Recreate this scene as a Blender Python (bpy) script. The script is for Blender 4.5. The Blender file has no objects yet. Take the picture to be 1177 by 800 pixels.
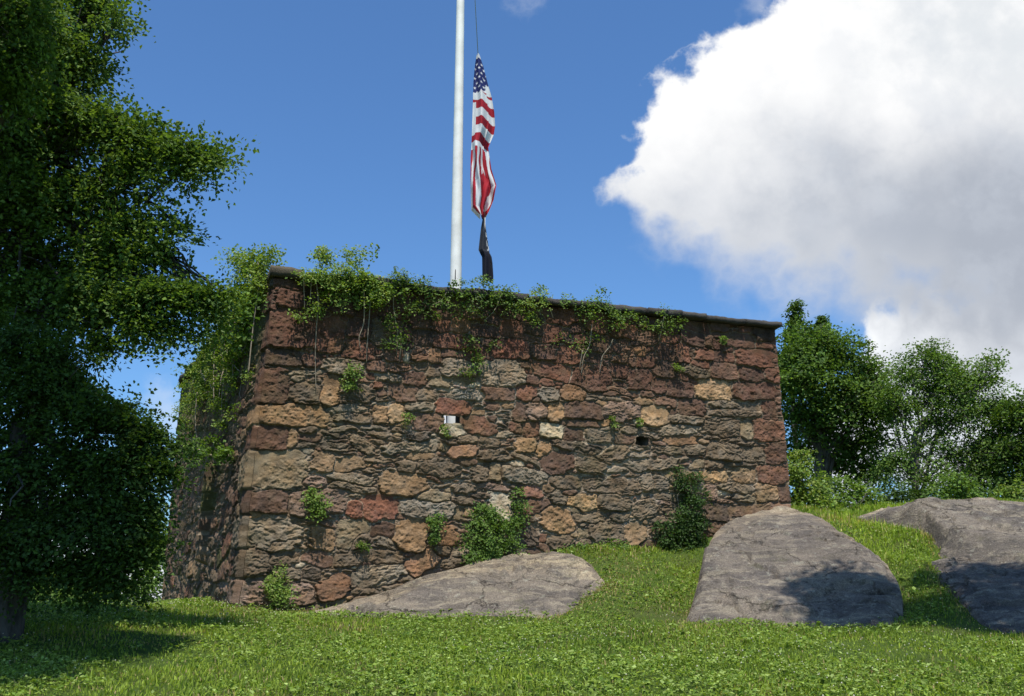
import bpy, math, random
import numpy as np
from math import radians as R

# ------------------------------------------------------------------ camera, sky, sun, exposure
SC = bpy.context.scene
COL = SC.collection
PITCH = R(14.0); F = 1130.0; EYE = 1.6
cp, sp = math.cos(PITCH), math.sin(PITCH)
cam_d = bpy.data.cameras.new("camera"); cam = bpy.data.objects.new("camera", cam_d); COL.objects.link(cam)
cam.location = (0, 0, EYE); cam.rotation_euler = (R(90) + PITCH, 0, 0)
cam_d.sensor_width = 36; cam_d.lens = 36 * F / 1177; cam_d.clip_start = 0.1; cam_d.clip_end = 9000
SC.camera = cam
SUN_EL, SUN_AZ = 66.0, -85.0          # azimuth: angle of the horizontal direction towards the sun, from +X
SKY_STRENGTH, SUN_STRENGTH = 0.085, 4.2
SC.view_settings.view_transform = 'Standard'; SC.view_settings.look = 'None'
SC.view_settings.exposure = 0.50; SC.view_settings.gamma = 1; SC.view_settings.use_curve_mapping = False
CLOUD_WHITE = 0.73

W = bpy.data.worlds.new("World"); SC.world = W; W.use_nodes = True
class NT:
    """small helper to write node graphs as expressions"""
    def __init__(s, t): s.t = t; s.n = t.nodes; s.l = t.links
    def new(s, ty, **k):
        n = s.n.new(ty)
        for a, v in k.items(): setattr(n, a, v)
        return n
    def put(s, sock, v):
        if isinstance(v, bpy.types.NodeSocket): s.l.new(v, sock)
        elif v is not None: sock.default_value = v
    def m(s, op, a, b=None, c=None, clamp=False):
        n = s.new('ShaderNodeMath', operation=op, use_clamp=clamp)
        for i, v in enumerate((a, b, c)):
            if v is not None: s.put(n.inputs[i], v)
        return n.outputs[0]
    def vm(s, op, a, b=None):
        n = s.new('ShaderNodeVectorMath', operation=op)
        s.put(n.inputs[0], a)
        if b is not None: s.put(n.inputs[1], b)
        return n.outputs['Value'] if op in ('DOT_PRODUCT', 'DISTANCE', 'LENGTH') else n.outputs[0]
    def noise(s, vec, scale, detail=5, rough=0.55, dist=0.0):
        n = s.new('ShaderNodeTexNoise'); s.put(n.inputs['Vector'], vec)
        n.inputs['Scale'].default_value = scale; n.inputs['Detail'].default_value = detail
        n.inputs['Roughness'].default_value = rough; n.inputs['Distortion'].default_value = dist
        return n.outputs[0]
    def rng(s, v, a, b, c=0.0, d=1.0, smooth=True):
        n = s.new('ShaderNodeMapRange', interpolation_type='SMOOTHSTEP' if smooth else 'LINEAR')
        s.put(n.inputs[0], v)
        for i, x in enumerate((a, b, c, d)): s.put(n.inputs[i + 1], x)
        return n.outputs[0]
    def mix(s, f, a, b, blend='MIX'):
        n = s.new('ShaderNodeMix', data_type='RGBA', blend_type=blend, clamp_factor=True)
        s.put(n.inputs[0], f); s.put(n.inputs[6], a); s.put(n.inputs[7], b)
        return n.outputs[2]
    def xyz(s, x, y, z):
        n = s.new('ShaderNodeCombineXYZ'); s.put(n.inputs[0], x); s.put(n.inputs[1], y); s.put(n.inputs[2], z)
        return n.outputs[0]

def make_world():
    g = NT(W.node_tree); g.n.clear()
    out = g.new('ShaderNodeOutputWorld'); bg = g.new('ShaderNodeBackground')
    sky = g.new('ShaderNodeTexSky', sky_type='NISHITA', sun_disc=False)
    sky.sun_elevation = R(SUN_EL); sky.sun_rotation = R(90 - SUN_AZ); sky.air_density = 1.0; sky.dust_density = 1.0; sky.ozone_density = 2.0
    blue = g.mix(1.0, sky.outputs[0], (0.72, 1.08, 1.43, 1), 'MULTIPLY')
    d = g.new('ShaderNodeTexCoord').outputs['Generated']
    # sky coordinates around a fixed compass direction, in units of photo pixels
    w = g.vm('DOT_PRODUCT', d, (0, cp, sp)); ws = g.m('MAXIMUM', w, 0.05)
    u = g.m('DIVIDE', g.vm('DOT_PRODUCT', d, (1, 0, 0)), ws)
    v = g.m('DIVIDE', g.vm('DOT_PRODUCT', d, (0, -sp, cp)), ws)
    p0 = g.xyz(u, v, 0.0)
    n1 = g.noise(p0, 7.0, 7, 0.6); n2 = g.m('SUBTRACT', 0.9, g.m('MULTIPLY', g.m('ABSOLUTE', g.m('SUBTRACT', g.noise(g.vm('ADD', p0, (3.1, 1.7, 0.4)), 15.0, 7, 0.55), 0.5)), 3.6)); n3 = g.noise(g.vm('ADD', p0, (7.7, 5.2, 2.0)), 4.0, 4, 0.5)
    wu = g.m('MULTIPLY', g.m('SUBTRACT', n1, 0.5), 0.07); wv = g.m('MULTIPLY', g.m('SUBTRACT', n3, 0.5), 0.07)
    p = g.vm('ADD', p0, g.xyz(wu, wv, 0.0))
    def field(circles):
        f = None
        for (x, y, r) in circles:
            c = ((x - 588) / F, (400 - y) / F, 0)
            v_ = g.m('SUBTRACT', r / F, g.vm('DISTANCE', p, c))
            f = v_ if f is None else g.m('SMOOTH_MAX', f, v_, 0.02)
        return f
    fine = g.m('MULTIPLY', g.m('SUBTRACT', n2, 0.5), 0.034)
    main = field([(815, 150, 78), (815, 98, 34), (790, 205, 68), (752, 152, 26), (885, 105, 78), (955, 50, 72), (845, 78, 36), (905, 45, 30), (1045, 45, 132), (1120, 60, 190), (940, 200, 120),
                  (1040, 220, 140), (1180, 230, 170), (860, 250, 72), (800, 245, 42), (742, 215, 20), (718, 212, 11), (925, 285, 62), (1010, 315, 62), (1100, 330, 66), (1200, 340, 80), (1300, 200, 260), (1060, 360, 46), (1000, 345, 30), (1150, 370, 60), (1045, 345, 50), (1110, 365, 55)])
    low = field([(1018, 402, 40), (1070, 408, 56), (1140, 425, 72), (1220, 430, 90), (1090, 470, 90), (1000, 470, 40), (970, 520, 45), (516, 478, 60)])
    # a bank of cloud along the horizon, behind the hill
    vline = g.m('SUBTRACT', (400 - 585) / F, v)
    bank = g.m('ADD', g.m('MULTIPLY', vline, 0.7), g.m('MULTIPLY', g.m('SUBTRACT', n1, 0.52), 0.22))
    wisp = field([(606, -8, 15), (590, -18, 20), (872, 8, 18), (190, 468, 22), (206, 480, 26)])
    x = g.m('ADD', g.m('MULTIPLY', u, F), 588.0); y = g.m('SUBTRACT', 400.0, g.m('MULTIPLY', v, F))
    # crisp towards the upper left, soft along the base
    soft = g.rng(y, 190, 330, 0.012, 0.06)
    a_main = g.rng(g.m('ADD', main, fine), g.m('MULTIPLY', soft, -0.5), soft)
    a_low = g.rng(g.m('ADD', low, fine), -0.004, 0.016)
    a_bank = g.m('MULTIPLY', g.rng(g.m('ADD', bank, fine), -0.01, 0.05), g.rng(v, -0.36, -0.24))
    a_wisp = g.m('MULTIPLY', g.rng(g.m('ADD', wisp, g.m('MULTIPLY', fine, 0.9)), -0.005, 0.03), 0.38)
    # thickness makes the grey underside
    line = g.m('SUBTRACT', 196.0, g.m('MULTIPLY', g.m('SUBTRACT', x, 760.0), 0.16))
    t = g.m('ADD', g.m('SUBTRACT', y, line), g.m('MULTIPLY', g.m('SUBTRACT', n1, 0.5), 240.0))
    t = g.m('ADD', t, g.m('MULTIPLY', g.m('SUBTRACT', n2, 0.5), 46.0))
    gr = g.rng(t, -95, 135)
    rim = g.rng(main, 0.0, 0.075, 0.62, 1.0)
    gr = g.m('MULTIPLY', gr, rim)
    dk = g.m('MULTIPLY', g.rng(g.m('ADD', x, g.m('MULTIPLY', n3, 320.0)), 1010, 1260), g.rng(y, 130, 220))
    cw = CLOUD_WHITE
    c_main = g.mix(gr, (cw, cw, cw * 1.0, 1), (0.355, 0.385, 0.44, 1))
    hazy = g.m('MULTIPLY', g.rng(x, 930, 1060), g.rng(y, 150, 60))
    c_main = g.mix(g.m('MULTIPLY', hazy, g.rng(n1, 0.35, 0.6)), c_main, (0.56, 0.585, 0.61, 1))
    c_main = g.mix(g.m('MULTIPLY', dk, 0.45), c_main, (0.255, 0.28, 0.33, 1))
    mot = g.m('MULTIPLY', g.m('MULTIPLY', g.rng(n2, 0.78, 0.30), g.rng(main, 0.012, 0.05)), 0.24)
    c_main = g.mix(mot, c_main, g.mix(0.5, c_main, (0.40, 0.43, 0.49, 1)))
    c_main = g.mix(g.m('MULTIPLY', g.rng(g.noise(p0, 11.0, 6, 0.6), 0.47, 0.63), g.m('MULTIPLY', g.rng(main, 0.02, 0.06), 0.24)), c_main, (0.47, 0.505, 0.56, 1))
    lowg = g.rng(g.m('ADD', g.m('SUBTRACT', y, 372.0), g.m('MULTIPLY', g.m('SUBTRACT', n1, 0.5), 200.0)), -10, 60)
    c_low = g.mix(lowg, (0.76, 0.775, 0.79, 1), (0.54, 0.57, 0.62, 1))
    # the sky's radiance is physical, the cloud's is given directly: both go through one background
    k = 1.0 / SKY_STRENGTH
    def sc(c): return g.mix(1.0, c, (k, k, k, 1), 'MULTIPLY')
    front = g.m('GREATER_THAN', w, 0.25)
    col = g.mix(g.m('MULTIPLY', a_wisp, front), blue, sc((0.62, 0.64, 0.67, 1)))
    col = g.mix(g.m('MULTIPLY', a_bank, front), col, sc((0.60, 0.63, 0.67, 1)))
    col = g.mix(g.m('MULTIPLY', a_low, front), col, sc(c_low))
    col = g.mix(g.m('MULTIPLY', a_main, front), col, sc(c_main))
    g.l.new(col, bg.inputs[0]); bg.inputs[1].default_value = SKY_STRENGTH
    g.l.new(bg.outputs[0], out.inputs[0])
make_world()

ce = math.cos(R(SUN_EL))
SUNDIR = np.array([ce * math.cos(R(SUN_AZ)), ce * math.sin(R(SUN_AZ)), math.sin(R(SUN_EL))])
sd = bpy.data.lights.new("sun", 'SUN'); sun = bpy.data.objects.new("sun", sd); COL.objects.link(sun)
sd.energy = SUN_STRENGTH; sd.angle = R(0.53); sd.color = (1.0, 0.955, 0.88)
from mathutils import Vector
sun.rotation_euler = Vector(SUNDIR).to_track_quat('Z', 'Y').to_euler(); sun.location = (0, -10, 40)

# ------------------------------------------------------------------ helpers
rng = np.random.default_rng(11)
def ray(px, py):
    u, v = (px - 588) / F, (400 - py) / F
    return u, cp - v * sp, sp + v * cp
def pix(px, py, Y):
    """world point at ground distance Y seen at that spot of the photograph"""
    a, b, c = ray(px, py)
    return np.array([a / b * Y, Y, EYE + c / b * Y])
def lin(r, g, b): return tuple((x / 255 / 12.92 if x < 10 else ((x / 255 + .055) / 1.055) ** 2.4) for x in (r, g, b))

def hash3(ix, iy, iz, seed):
    h = (ix.astype(np.int64) * 374761393 + iy.astype(np.int64) * 668265263 + iz.astype(np.int64) * 2147483647 + seed * 1274126177) & 0xffffffff
    h = ((h ^ (h >> 13)) * 1103515245) & 0xffffffff
    h = ((h ^ (h >> 16)) * 2246822519) & 0xffffffff
    return ((h ^ (h >> 15)) & 0xffffff) / float(0xffffff)
def vnoise(x, y, z=0.0, seed=0):
    x, y, z = np.broadcast_arrays(np.asarray(x, float), np.asarray(y, float), np.asarray(z, float))
    ix, iy, iz = np.floor(x), np.floor(y), np.floor(z)
    fx, fy, fz = x - ix, y - iy, z - iz
    q = lambda t: t * t * t * (t * (t * 6 - 15) + 10)
    fx, fy, fz = q(fx), q(fy), q(fz)
    r = 0
    for dz in (0, 1):
        wz = fz if dz else 1 - fz
        if dz and not np.any(fz): continue
        for dy in (0, 1):
            wy = fy if dy else 1 - fy
            for dx in (0, 1):
                wx = fx if dx else 1 - fx
                r = r + wx * wy * wz * hash3(ix + dx, iy + dy, iz + dz, seed)
    return r * 2 - 1
def fbm(x, y, z=0.0, seed=0, oct=4, gain=0.5):
    s, a, n = 0, 1.0, 0
    for o in range(oct):
        s = s + a * vnoise(x * 2 ** o, y * 2 ** o, np.asarray(z) * 2 ** o, seed + o * 7); n += a; a *= gain
    return s / n
def sstep(x, a, b):
    t = np.clip((x - a) / (b - a), 0, 1); return t * t * (3 - 2 * t)

def tag(o, label=None, cat=None, group=None, kind=None):
    for k, v in (('label', label), ('category', cat), ('group', group), ('kind', kind)):
        if v: o[k] = v
    return o
def empty(name, loc, label, cat, group=None):
    o = bpy.data.objects.new(name, None); COL.objects.link(o); o.location = [float(c) for c in loc]
    o.empty_display_size = 0.2
    return tag(o, label, cat, group)
def mesh_np(name, V, faces, mat, parent=None, smooth=True, colors=None, extra=None):
    """faces: int array (n,3) or (n,4), or a list of such arrays"""
    V = np.asarray(V, np.float32)
    fl = faces if isinstance(faces, list) else [faces]
    fl = [np.asarray(f, np.int32) for f in fl if len(f)]
    me = bpy.data.meshes.new(name)
    nl = sum(f.size for f in fl); nf = sum(len(f) for f in fl)
    me.vertices.add(len(V)); me.loops.add(nl); me.polygons.add(nf)
    off = np.zeros(3, np.float32)
    if parent is not None: off = np.array(parent_world(parent), np.float32)
    me.vertices.foreach_set('co', (V - off).ravel())
    me.loops.foreach_set('vertex_index', np.concatenate([f.ravel() for f in fl]))
    tot = np.concatenate([np.full(len(f), f.shape[1], np.int32) for f in fl])
    st = np.concatenate([[0], np.cumsum(tot)[:-1]]).astype(np.int32)
    me.polygons.foreach_set('loop_start', st)
    me.polygons.foreach_set('use_smooth', np.full(nf, smooth))
    me.update(calc_edges=True)
    if colors is not None:
        ca = me.color_attributes.new('tint', 'FLOAT_COLOR', 'POINT')
        c4 = np.ones((len(V), 4), np.float32); c4[:, :3] = colors
        ca.data.foreach_set('color', c4.ravel())
    me.validate()
    o = bpy.data.objects.new(name, me); COL.objects.link(o)
    if mat: me.materials.append(mat)
    if parent is not None: o.parent = parent
    return o
def parent_world(p):
    l = np.array(p.location)
    return l + (parent_world(p.parent) if p.parent else 0)

class MB:
    """collects tubes, boxes, blobs into one mesh"""
    def __init__(s): s.V = []; s.Q = []; s.T = []; s.n = 0
    def add(s, V, Q=None, T=None):
        V = np.asarray(V, float)
        if Q is not None and len(Q): s.Q.append(np.asarray(Q) + s.n)
        if T is not None and len(T): s.T.append(np.asarray(T) + s.n)
        s.V.append(V); s.n += len(V)
    def tube(s, P, rad, k=6, cap=True):
        P = np.asarray(P, float); n = len(P); rad = np.broadcast_to(np.asarray(rad, float), (n,))
        tg = np.gradient(P, axis=0); tg /= np.linalg.norm(tg, axis=1)[:, None] + 1e-9
        ref = np.array([0, 0, 1.0]) if abs(tg[0][2]) < 0.8 else np.array([1.0, 0, 0])
        a = np.cross(tg, ref); a /= np.linalg.norm(a, axis=1)[:, None] + 1e-9
        b = np.cross(tg, a)
        th = np.arange(k) * 2 * np.pi / k
        V = P[:, None] + rad[:, None, None] * (a[:, None] * np.cos(th)[None, :, None] + b[:, None] * np.sin(th)[None, :, None])
        i = np.arange(n - 1)[:, None] * k; j = np.arange(k)[None]; j2 = (j + 1) % k
        Q = np.stack([i + j, i + j2, i + k + j2, i + k + j], -1).reshape(-1, 4)
        V = V.reshape(-1, 3); T = None
        if cap:
            V = np.vstack([V, P[0], P[-1]]); c0, c1 = n * k, n * k + 1
            jj = np.arange(k); T = np.vstack([np.stack([np.full(k, c0), (jj + 1) % k, jj], -1), np.stack([np.full(k, c1), (n - 1) * k + jj, (n - 1) * k + (jj + 1) % k], -1)])
        s.add(V, Q, T)
    def build(s, name, mat, parent=None, smooth=True, colors=None):
        fl = []
        if s.Q: fl.append(np.vstack(s.Q))
        if s.T: fl.append(np.vstack(s.T))
        return mesh_np(name, np.vstack(s.V), fl, mat, parent, smooth, colors)

# ------------------------------------------------------------------ materials
def mat_new(name):
    m = bpy.data.materials.new(name); m.use_nodes = True
    g = NT(m.node_tree); b = g.n.get('Principled BSDF'); out = g.n.get('Material Output')
    return m, g, b, out
def bump(g, h, strength, dist, b, prev=None):
    n = g.new('ShaderNodeBump'); n.inputs['Strength'].default_value = strength; n.inputs['Distance'].default_value = dist
    g.put(n.inputs['Height'], h)
    if prev is not None: g.l.new(prev, n.inputs['Normal'])
    g.l.new(n.outputs[0], b.inputs['Normal']); return n.outputs[0]
def mat_stone():
    m, g, b, o = mat_new('wall_stone')
    at = g.new('ShaderNodeAttribute', attribute_name='tint').outputs['Color']
    co = g.new('ShaderNodeTexCoord').outputs['Object']
    n1 = g.noise(co, 9, 6, 0.65); n2 = g.noise(co, 55, 5, 0.7); n3 = g.noise(co, 170, 3, 0.6)
    f = g.m('ADD', g.m('MULTIPLY', n1, 0.55), g.m('ADD', g.m('MULTIPLY', n2, 0.85), g.m('MULTIPLY', n3, 0.3)))
    v = g.rng(f, 0.5, 1.2, 0.45, 1.5, False)
    c = g.mix(1.0, at, g.xyz(v, v, v), 'MULTIPLY')
    # pale lichen spots
    li = g.rng(g.noise(co, 26, 5, 0.6), 0.64, 0.72)
    c = g.mix(g.m('MULTIPLY', li, 0.33), c, (0.34, 0.32, 0.27, 1))
    g.l.new(c, b.inputs['Base Color']); b.inputs['Roughness'].default_value = 0.92
    b.inputs['Specular IOR Level'].default_value = 0.2
    p = bump(g, n2, 0.8, 0.03, b); bump(g, n3, 0.5, 0.012, b, p)
    return m
def mat_rock():
    m, g, b, o = mat_new('bedrock')
    co = g.new('ShaderNodeTexCoord').outputs['Object']
    sx = g.new('ShaderNodeMapping'); sx.inputs['Scale'].default_value = (1.0, 0.55, 1.5); sx.inputs['Rotation'].default_value = (0.2, 0.1, 0.5)
    g.l.new(co, sx.inputs[0]); q = sx.outputs[0]
    n0 = g.noise(q, 0.9, 6, 0.6); n1 = g.noise(q, 4, 8, 0.66); n2 = g.noise(co, 22, 6, 0.7); n3 = g.noise(co, 110, 4, 0.65)
    mp2 = g.new('ShaderNodeMapping'); mp2.inputs['Scale'].default_value = (0.5, 2.6, 3.0); mp2.inputs['Rotation'].default_value = (0.3, -0.2, 0.35); g.l.new(co, mp2.inputs[0])
    st = g.noise(mp2.outputs[0], 2.2, 7, 0.68, 0.6); n4 = g.noise(co, 48, 5, 0.7)
    c = g.mix(g.rng(n0, 0.36, 0.62), (0.135, 0.118, 0.110, 1), (0.25, 0.212, 0.178, 1))
    c = g.mix(g.m('MULTIPLY', g.rng(st, 0.50, 0.62), 0.75), c, (0.33, 0.285, 0.225, 1))
    c = g.mix(g.m('MULTIPLY', g.rng(st, 0.44, 0.34), 0.7), c, (0.085, 0.076, 0.074, 1))
    c = g.mix(g.m('MULTIPLY', g.rng(n1, 0.56, 0.66), 0.55), c, (0.40, 0.35, 0.285, 1))
    c = g.mix(g.m('MULTIPLY', g.rng(n2, 0.58, 0.68), 0.5), c, (0.42, 0.385, 0.33, 1))
    c = g.mix(g.m('MULTIPLY', g.rng(n1, 0.45, 0.33), 0.65), c, (0.085, 0.077, 0.074, 1))
    wv = g.vm('ADD', q, g.xyz(g.m('MULTIPLY', n1, 0.9), g.m('MULTIPLY', n0, 1.2), 0.0))
    vo = g.new('ShaderNodeTexVoronoi', feature='DISTANCE_TO_EDGE'); vo.inputs['Scale'].default_value = 0.75; g.l.new(wv, vo.inputs['Vector'])
    crack = g.m('MULTIPLY', g.rng(vo.outputs['Distance'], 0.016, 0.002), g.rng(n0, 0.42, 0.55))
    c = g.mix(g.m('MULTIPLY', crack, 0.5), c, (0.035, 0.031, 0.027, 1))
    c = g.mix(g.m('MULTIPLY', g.rng(g.noise(co, 7, 3, 0.5), 0.62, 0.68), 0.4), c, (0.40, 0.39, 0.33, 1))
    c = g.mix(g.m('MULTIPLY', g.rng(g.noise(co, 2.6, 5, 0.6), 0.60, 0.70), 0.45), c, (0.13, 0.125, 0.075, 1))
    v = g.rng(n3, 0.3, 0.7, 0.55, 1.45, False); c = g.mix(1.0, c, g.xyz(v, v, v), 'MULTIPLY')
    v2 = g.rng(n4, 0.3, 0.7, 0.6, 1.4, False); c = g.mix(1.0, c, g.xyz(v2, v2, v2), 'MULTIPLY')
    at = g.new('ShaderNodeAttribute', attribute_name='tint').outputs['Color']
    c = g.mix(1.0, c, at, 'MULTIPLY')
    g.l.new(c, b.inputs['Base Color']); b.inputs['Roughness'].default_value = 0.85; b.inputs['Specular IOR Level'].default_value = 0.25
    p = bump(g, g.m('SUBTRACT', st, g.m('MULTIPLY', crack, 0.5)), 0.9, 0.18, b); p = bump(g, n1, 0.7, 0.14, b, p); p = bump(g, n2, 0.9, 0.05, b, p); bump(g, n3, 0.6, 0.012, b, p)
    return m
def mat_leaf(name, trans=0.35, rough=0.5, spec=0.3, gain=1.0):
    m, g, b, o = mat_new(name)
    at = g.new('ShaderNodeAttribute', attribute_name='tint').outputs['Color']
    if gain != 1.0: at = g.mix(1.0, at, (gain, gain, gain, 1), 'MULTIPLY')
    g.l.new(at, b.inputs['Base Color']); b.inputs['Roughness'].default_value = rough; b.inputs['Specular IOR Level'].default_value = spec
    t = g.new('ShaderNodeBsdfTranslucent')
    g.l.new(g.mix(1.0, at, (1.25, 1.25, 0.5, 1), 'MULTIPLY'), t.inputs[0])
    mx = g.new('ShaderNodeMixShader'); mx.inputs[0].default_value = trans
    g.l.new(b.outputs[0], mx.inputs[1]); g.l.new(t.outputs[0], mx.inputs[2]); g.l.new(mx.outputs[0], o.inputs[0])
    return m
def mat_bark(c1, c2, name='bark'):
    m, g, b, o = mat_new(name)
    co = g.new('ShaderNodeTexCoord').outputs['Object']
    mp = g.new('ShaderNodeMapping'); mp.inputs['Scale'].default_value = (1, 1, 0.25); g.l.new(co, mp.inputs[0])
    n = g.noise(mp.outputs[0], 14, 6, 0.65)
    g.l.new(g.mix(g.rng(n, 0.35, 0.65), (*c1, 1), (*c2, 1)), b.inputs['Base Color']); b.inputs['Roughness'].default_value = 0.95
    bump(g, n, 0.8, 0.03, b); return m
def mat_plain(name, c, rough=0.6, var=0.1, scale=8, spec=0.4):
    m, g, b, o = mat_new(name)
    co = g.new('ShaderNodeTexCoord').outputs['Object']
    n = g.noise(co, scale, 5, 0.6); v = g.rng(n, 0.3, 0.7, 1 - var, 1 + var, False)
    g.l.new(g.mix(1.0, (*c, 1), g.xyz(v, v, v), 'MULTIPLY'), b.inputs['Base Color'])
    b.inputs['Roughness'].default_value = rough; b.inputs['Specular IOR Level'].default_value = spec
    bump(g, n, 0.15, 0.01, b); return m
def mat_ground():
    m, g, b, o = mat_new('meadow_soil')
    co = g.new('ShaderNodeTexCoord').outputs['Object']
    n1 = g.noise(co, 0.7, 5, 0.6); n2 = g.noise(co, 12, 6, 0.7); n3 = g.noise(co, 60, 4, 0.7)
    c = g.mix(g.rng(n2, 0.35, 0.65), (0.06, 0.095, 0.02, 1), (0.11, 0.165, 0.034, 1))
    c = g.mix(g.m('MULTIPLY', g.rng(n1, 0.52, 0.66), 0.5), c, (0.11, 0.095, 0.045, 1))
    c = g.mix(g.rng(n3, 0.45, 0.7), c, (0.10, 0.155, 0.03, 1))
    g.l.new(c, b.inputs['Base Color']); b.inputs['Roughness'].default_value = 1.0; b.inputs['Specular IOR Level'].default_value = 0.05
    bump(g, n3, 1.0, 0.05, b); return m
def mat_cloth(name, rough=0.75):
    m, g, b, o = mat_new(name)
    at = g.new('ShaderNodeAttribute', attribute_name='tint').outputs['Color']
    g.l.new(at, b.inputs['Base Color']); b.inputs['Roughness'].default_value = rough; b.inputs['Specular IOR Level'].default_value = 0.2
    t = g.new('ShaderNodeBsdfTranslucent'); g.l.new(at, t.inputs[0])
    mx = g.new('ShaderNodeMixShader'); mx.inputs[0].default_value = 0.25
    g.l.new(b.outputs[0], mx.inputs[1]); g.l.new(t.outputs[0], mx.inputs[2]); g.l.new(mx.outputs[0], o.inputs[0])
    return m
M_STONE = mat_stone(); M_ROCK = mat_rock(); M_GROUND = mat_ground()
M_LEAF = mat_leaf('tree_leaves', 0.38, 0.55, 0.16); M_VINE = mat_leaf('vine_leaves', 0.4, 0.5, 0.25); M_GRASS = mat_leaf('grass_blades', 0.42, 0.6, 0.15)
M_BARK = mat_bark((0.035, 0.028, 0.022), (0.10, 0.085, 0.07)); M_STEM = mat_plain('dry_vine_stem', (0.30, 0.25, 0.18), 0.9, 0.25)
M_GBARK = mat_bark((0.07, 0.06, 0.05), (0.17, 0.15, 0.125), 'grey_bark')
M_POLE = mat_plain('white_pole_paint', (0.78, 0.765, 0.70), 0.5, 0.14, 2.2); M_ROPE = mat_plain('rope', (0.42, 0.41, 0.38), 0.9, 0.1)
M_GOLD = mat_plain('gilt_ball', (0.6, 0.42, 0.12), 0.3, 0.05); M_CLOTH = mat_cloth('flag_cloth')
M_DARK = mat_plain('iron', (0.05, 0.05, 0.05), 0.6, 0.1)
M_COPE = None

# ------------------------------------------------------------------ fort geometry constants
TL = np.array([-4.23, 16.70]); TR = np.array([5.57, 20.20]); BL = np.array([-4.45, 16.62]); BR = np.array([5.68, 20.12])
FAR_T = np.array([-9.0, 26.3]); FAR_B = np.array([-9.05, 26.3])
BACK_T = TR + (FAR_T - TL); BACK_B = BR + (FAR_B - BL)
ZB, ZT = 0.9, EYE + 5.44
def in_fort(x, y, mrg=0.0):
    P = [BL, BR, BACK_B, FAR_B]; ok = np.ones(np.shape(x), bool)
    for i in range(4):
        a, b = P[i], P[(i + 1) % 4]; d = (b - a) / np.linalg.norm(b - a)
        ok &= (d[0] * (y - a[1]) - d[1] * (x - a[0])) > mrg
    return ok

# ------------------------------------------------------------------ ground
rA = dict(front=[(335,707,16.3),(380,708,15.7),(450,709,15.4),(520,709,15.3),(600,709,15.3),(645,708,15.4),(675,690,15.9),(696,672,16.6)],
          crest=[(338,704,16.4),(385,694,16.5),(450,677,16.8),(520,657,17.3),(580,641,17.75),(632,637,17.9),(670,648,17.5),(694,667,16.8)])
rB = dict(front=[(787,714,14.5),(800,717,14.2),(840,719,14.0),(890,721,13.9),(940,721,13.9),(985,720,13.9),(1018,718,13.9),(1038,710,14.3)],
          crest=[(792,700,15.0),(808,650,16.3),(824,612,17.9),(866,591,19.2),(905,586,19.7),(945,599,18.5),(975,618,17.3),(1008,643,16.2),(1030,668,15.2),(1037,692,14.7)])
rC = dict(front=[(984,600,19.6),(1008,607,19.2),(1040,612,18.8),(1066,618,18.2),(1085,640,17.3),(1120,655,16.6),(1190,655,16.4),(1330,652,16.2)],
          crest=[(984,593,20.2),(1015,584,20.6),(1050,580,21.0),(1090,577,21.3),(1130,576,21.5),(1180,576,21.5),(1240,579,21.5),(1330,588,21.3)])
rD = dict(front=[(1070,652,16.3),(1080,664,15.8),(1098,684,15.0),(1118,705,14.3),(1140,722,13.8),(1180,727,13.6),(1250,730,13.5),(1340,731,13.5)],
          crest=[(1071,646,16.6),(1088,643,16.8),(1108,642,16.9),(1135,642,16.9),(1160,642,16.9),(1200,641,16.9),(1265,641,16.9),(1340,645,16.8)])
ctrl = [(0,0,0),(-5,0,-.05),(5,0,-.05),(0,5,.36),(-6,5,.3),(6,5,.3),(-4.6,8.9,.74),(0,8.9,.745),(4.6,8.9,.745),(9,9,.7),(-9,9,.68)]
def P3(*a): ctrl.append(tuple(pix(*a)))
for q in rA['front'][1:-1] + rB['front'] + rD['front']: P3(*q)
for q in rC['front'][:5]: P3(*q)
for q in [(278,699,16.5),(230,698,17.2),(190,696,22),(180,697,27),(120,700,16),(60,702,14.5),(0,705,13.5),(-80,706,13),(-80,700,18),(100,699,19),
          (700,672,16.9),(745,690,15.4),(745,640,18.4),(700,638,18.2),(650,640,18.1),(795,640,18.6),(770,668,17),(905,592,20),(950,588,21.4),(1000,605,19.2),(1040,640,17.4),(1060,680,15.4),(1050,706,14.5),
          (600,760,11.2),(100,760,10.9),(1100,760,11.2),(1090,580,22.5),(1200,580,22.5),(1330,590,22.5),(980,588,22.5)]: P3(*q)
for rk, dz in ((rA, .25), (rB, .35), (rC, .75), (rD, .35)):
    for i_ in range(0, min(len(rk['front']), len(rk['crest']))):
        a_, b_ = pix(*rk['front'][i_]), pix(*rk['crest'][i_]); mid_ = (a_ + b_) / 2; mid_[2] -= dz * min(1, np.linalg.norm((b_ - a_)[:2]) / 2.5); ctrl.append(tuple(mid_))
ctrl += [(-4, 24, 2.4), (0, 23, 2.6), (4, 26, 2.8), (9, 27, 3.1), (16, 27, 2.9), (-14, 24, .9), (-14, 16, 1.2), (16, 15, 1.6), (16, 9, .8), (-15, 9, .6), (-12, 30, .4), (0, 34, 2.2), (14, 34, 1.9)]
C = np.array(ctrl, float)
def tps(r2): return np.where(r2 > 1e-12, 0.5 * r2 * np.log(np.maximum(r2, 1e-12)), 0)
_d = ((C[:, None, :2] - C[None, :, :2]) ** 2).sum(-1); n_ = len(C)
A_ = np.zeros((n_ + 3, n_ + 3)); A_[:n_, :n_] = tps(_d) + np.eye(n_) * 0.002; A_[:n_, n_] = 1; A_[:n_, n_ + 1:] = C[:, :2]; A_[n_, :n_] = 1; A_[n_ + 1:, :n_] = C[:, :2].T
WT = np.linalg.solve(A_, np.concatenate([C[:, 2], [0, 0, 0]]))
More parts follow.
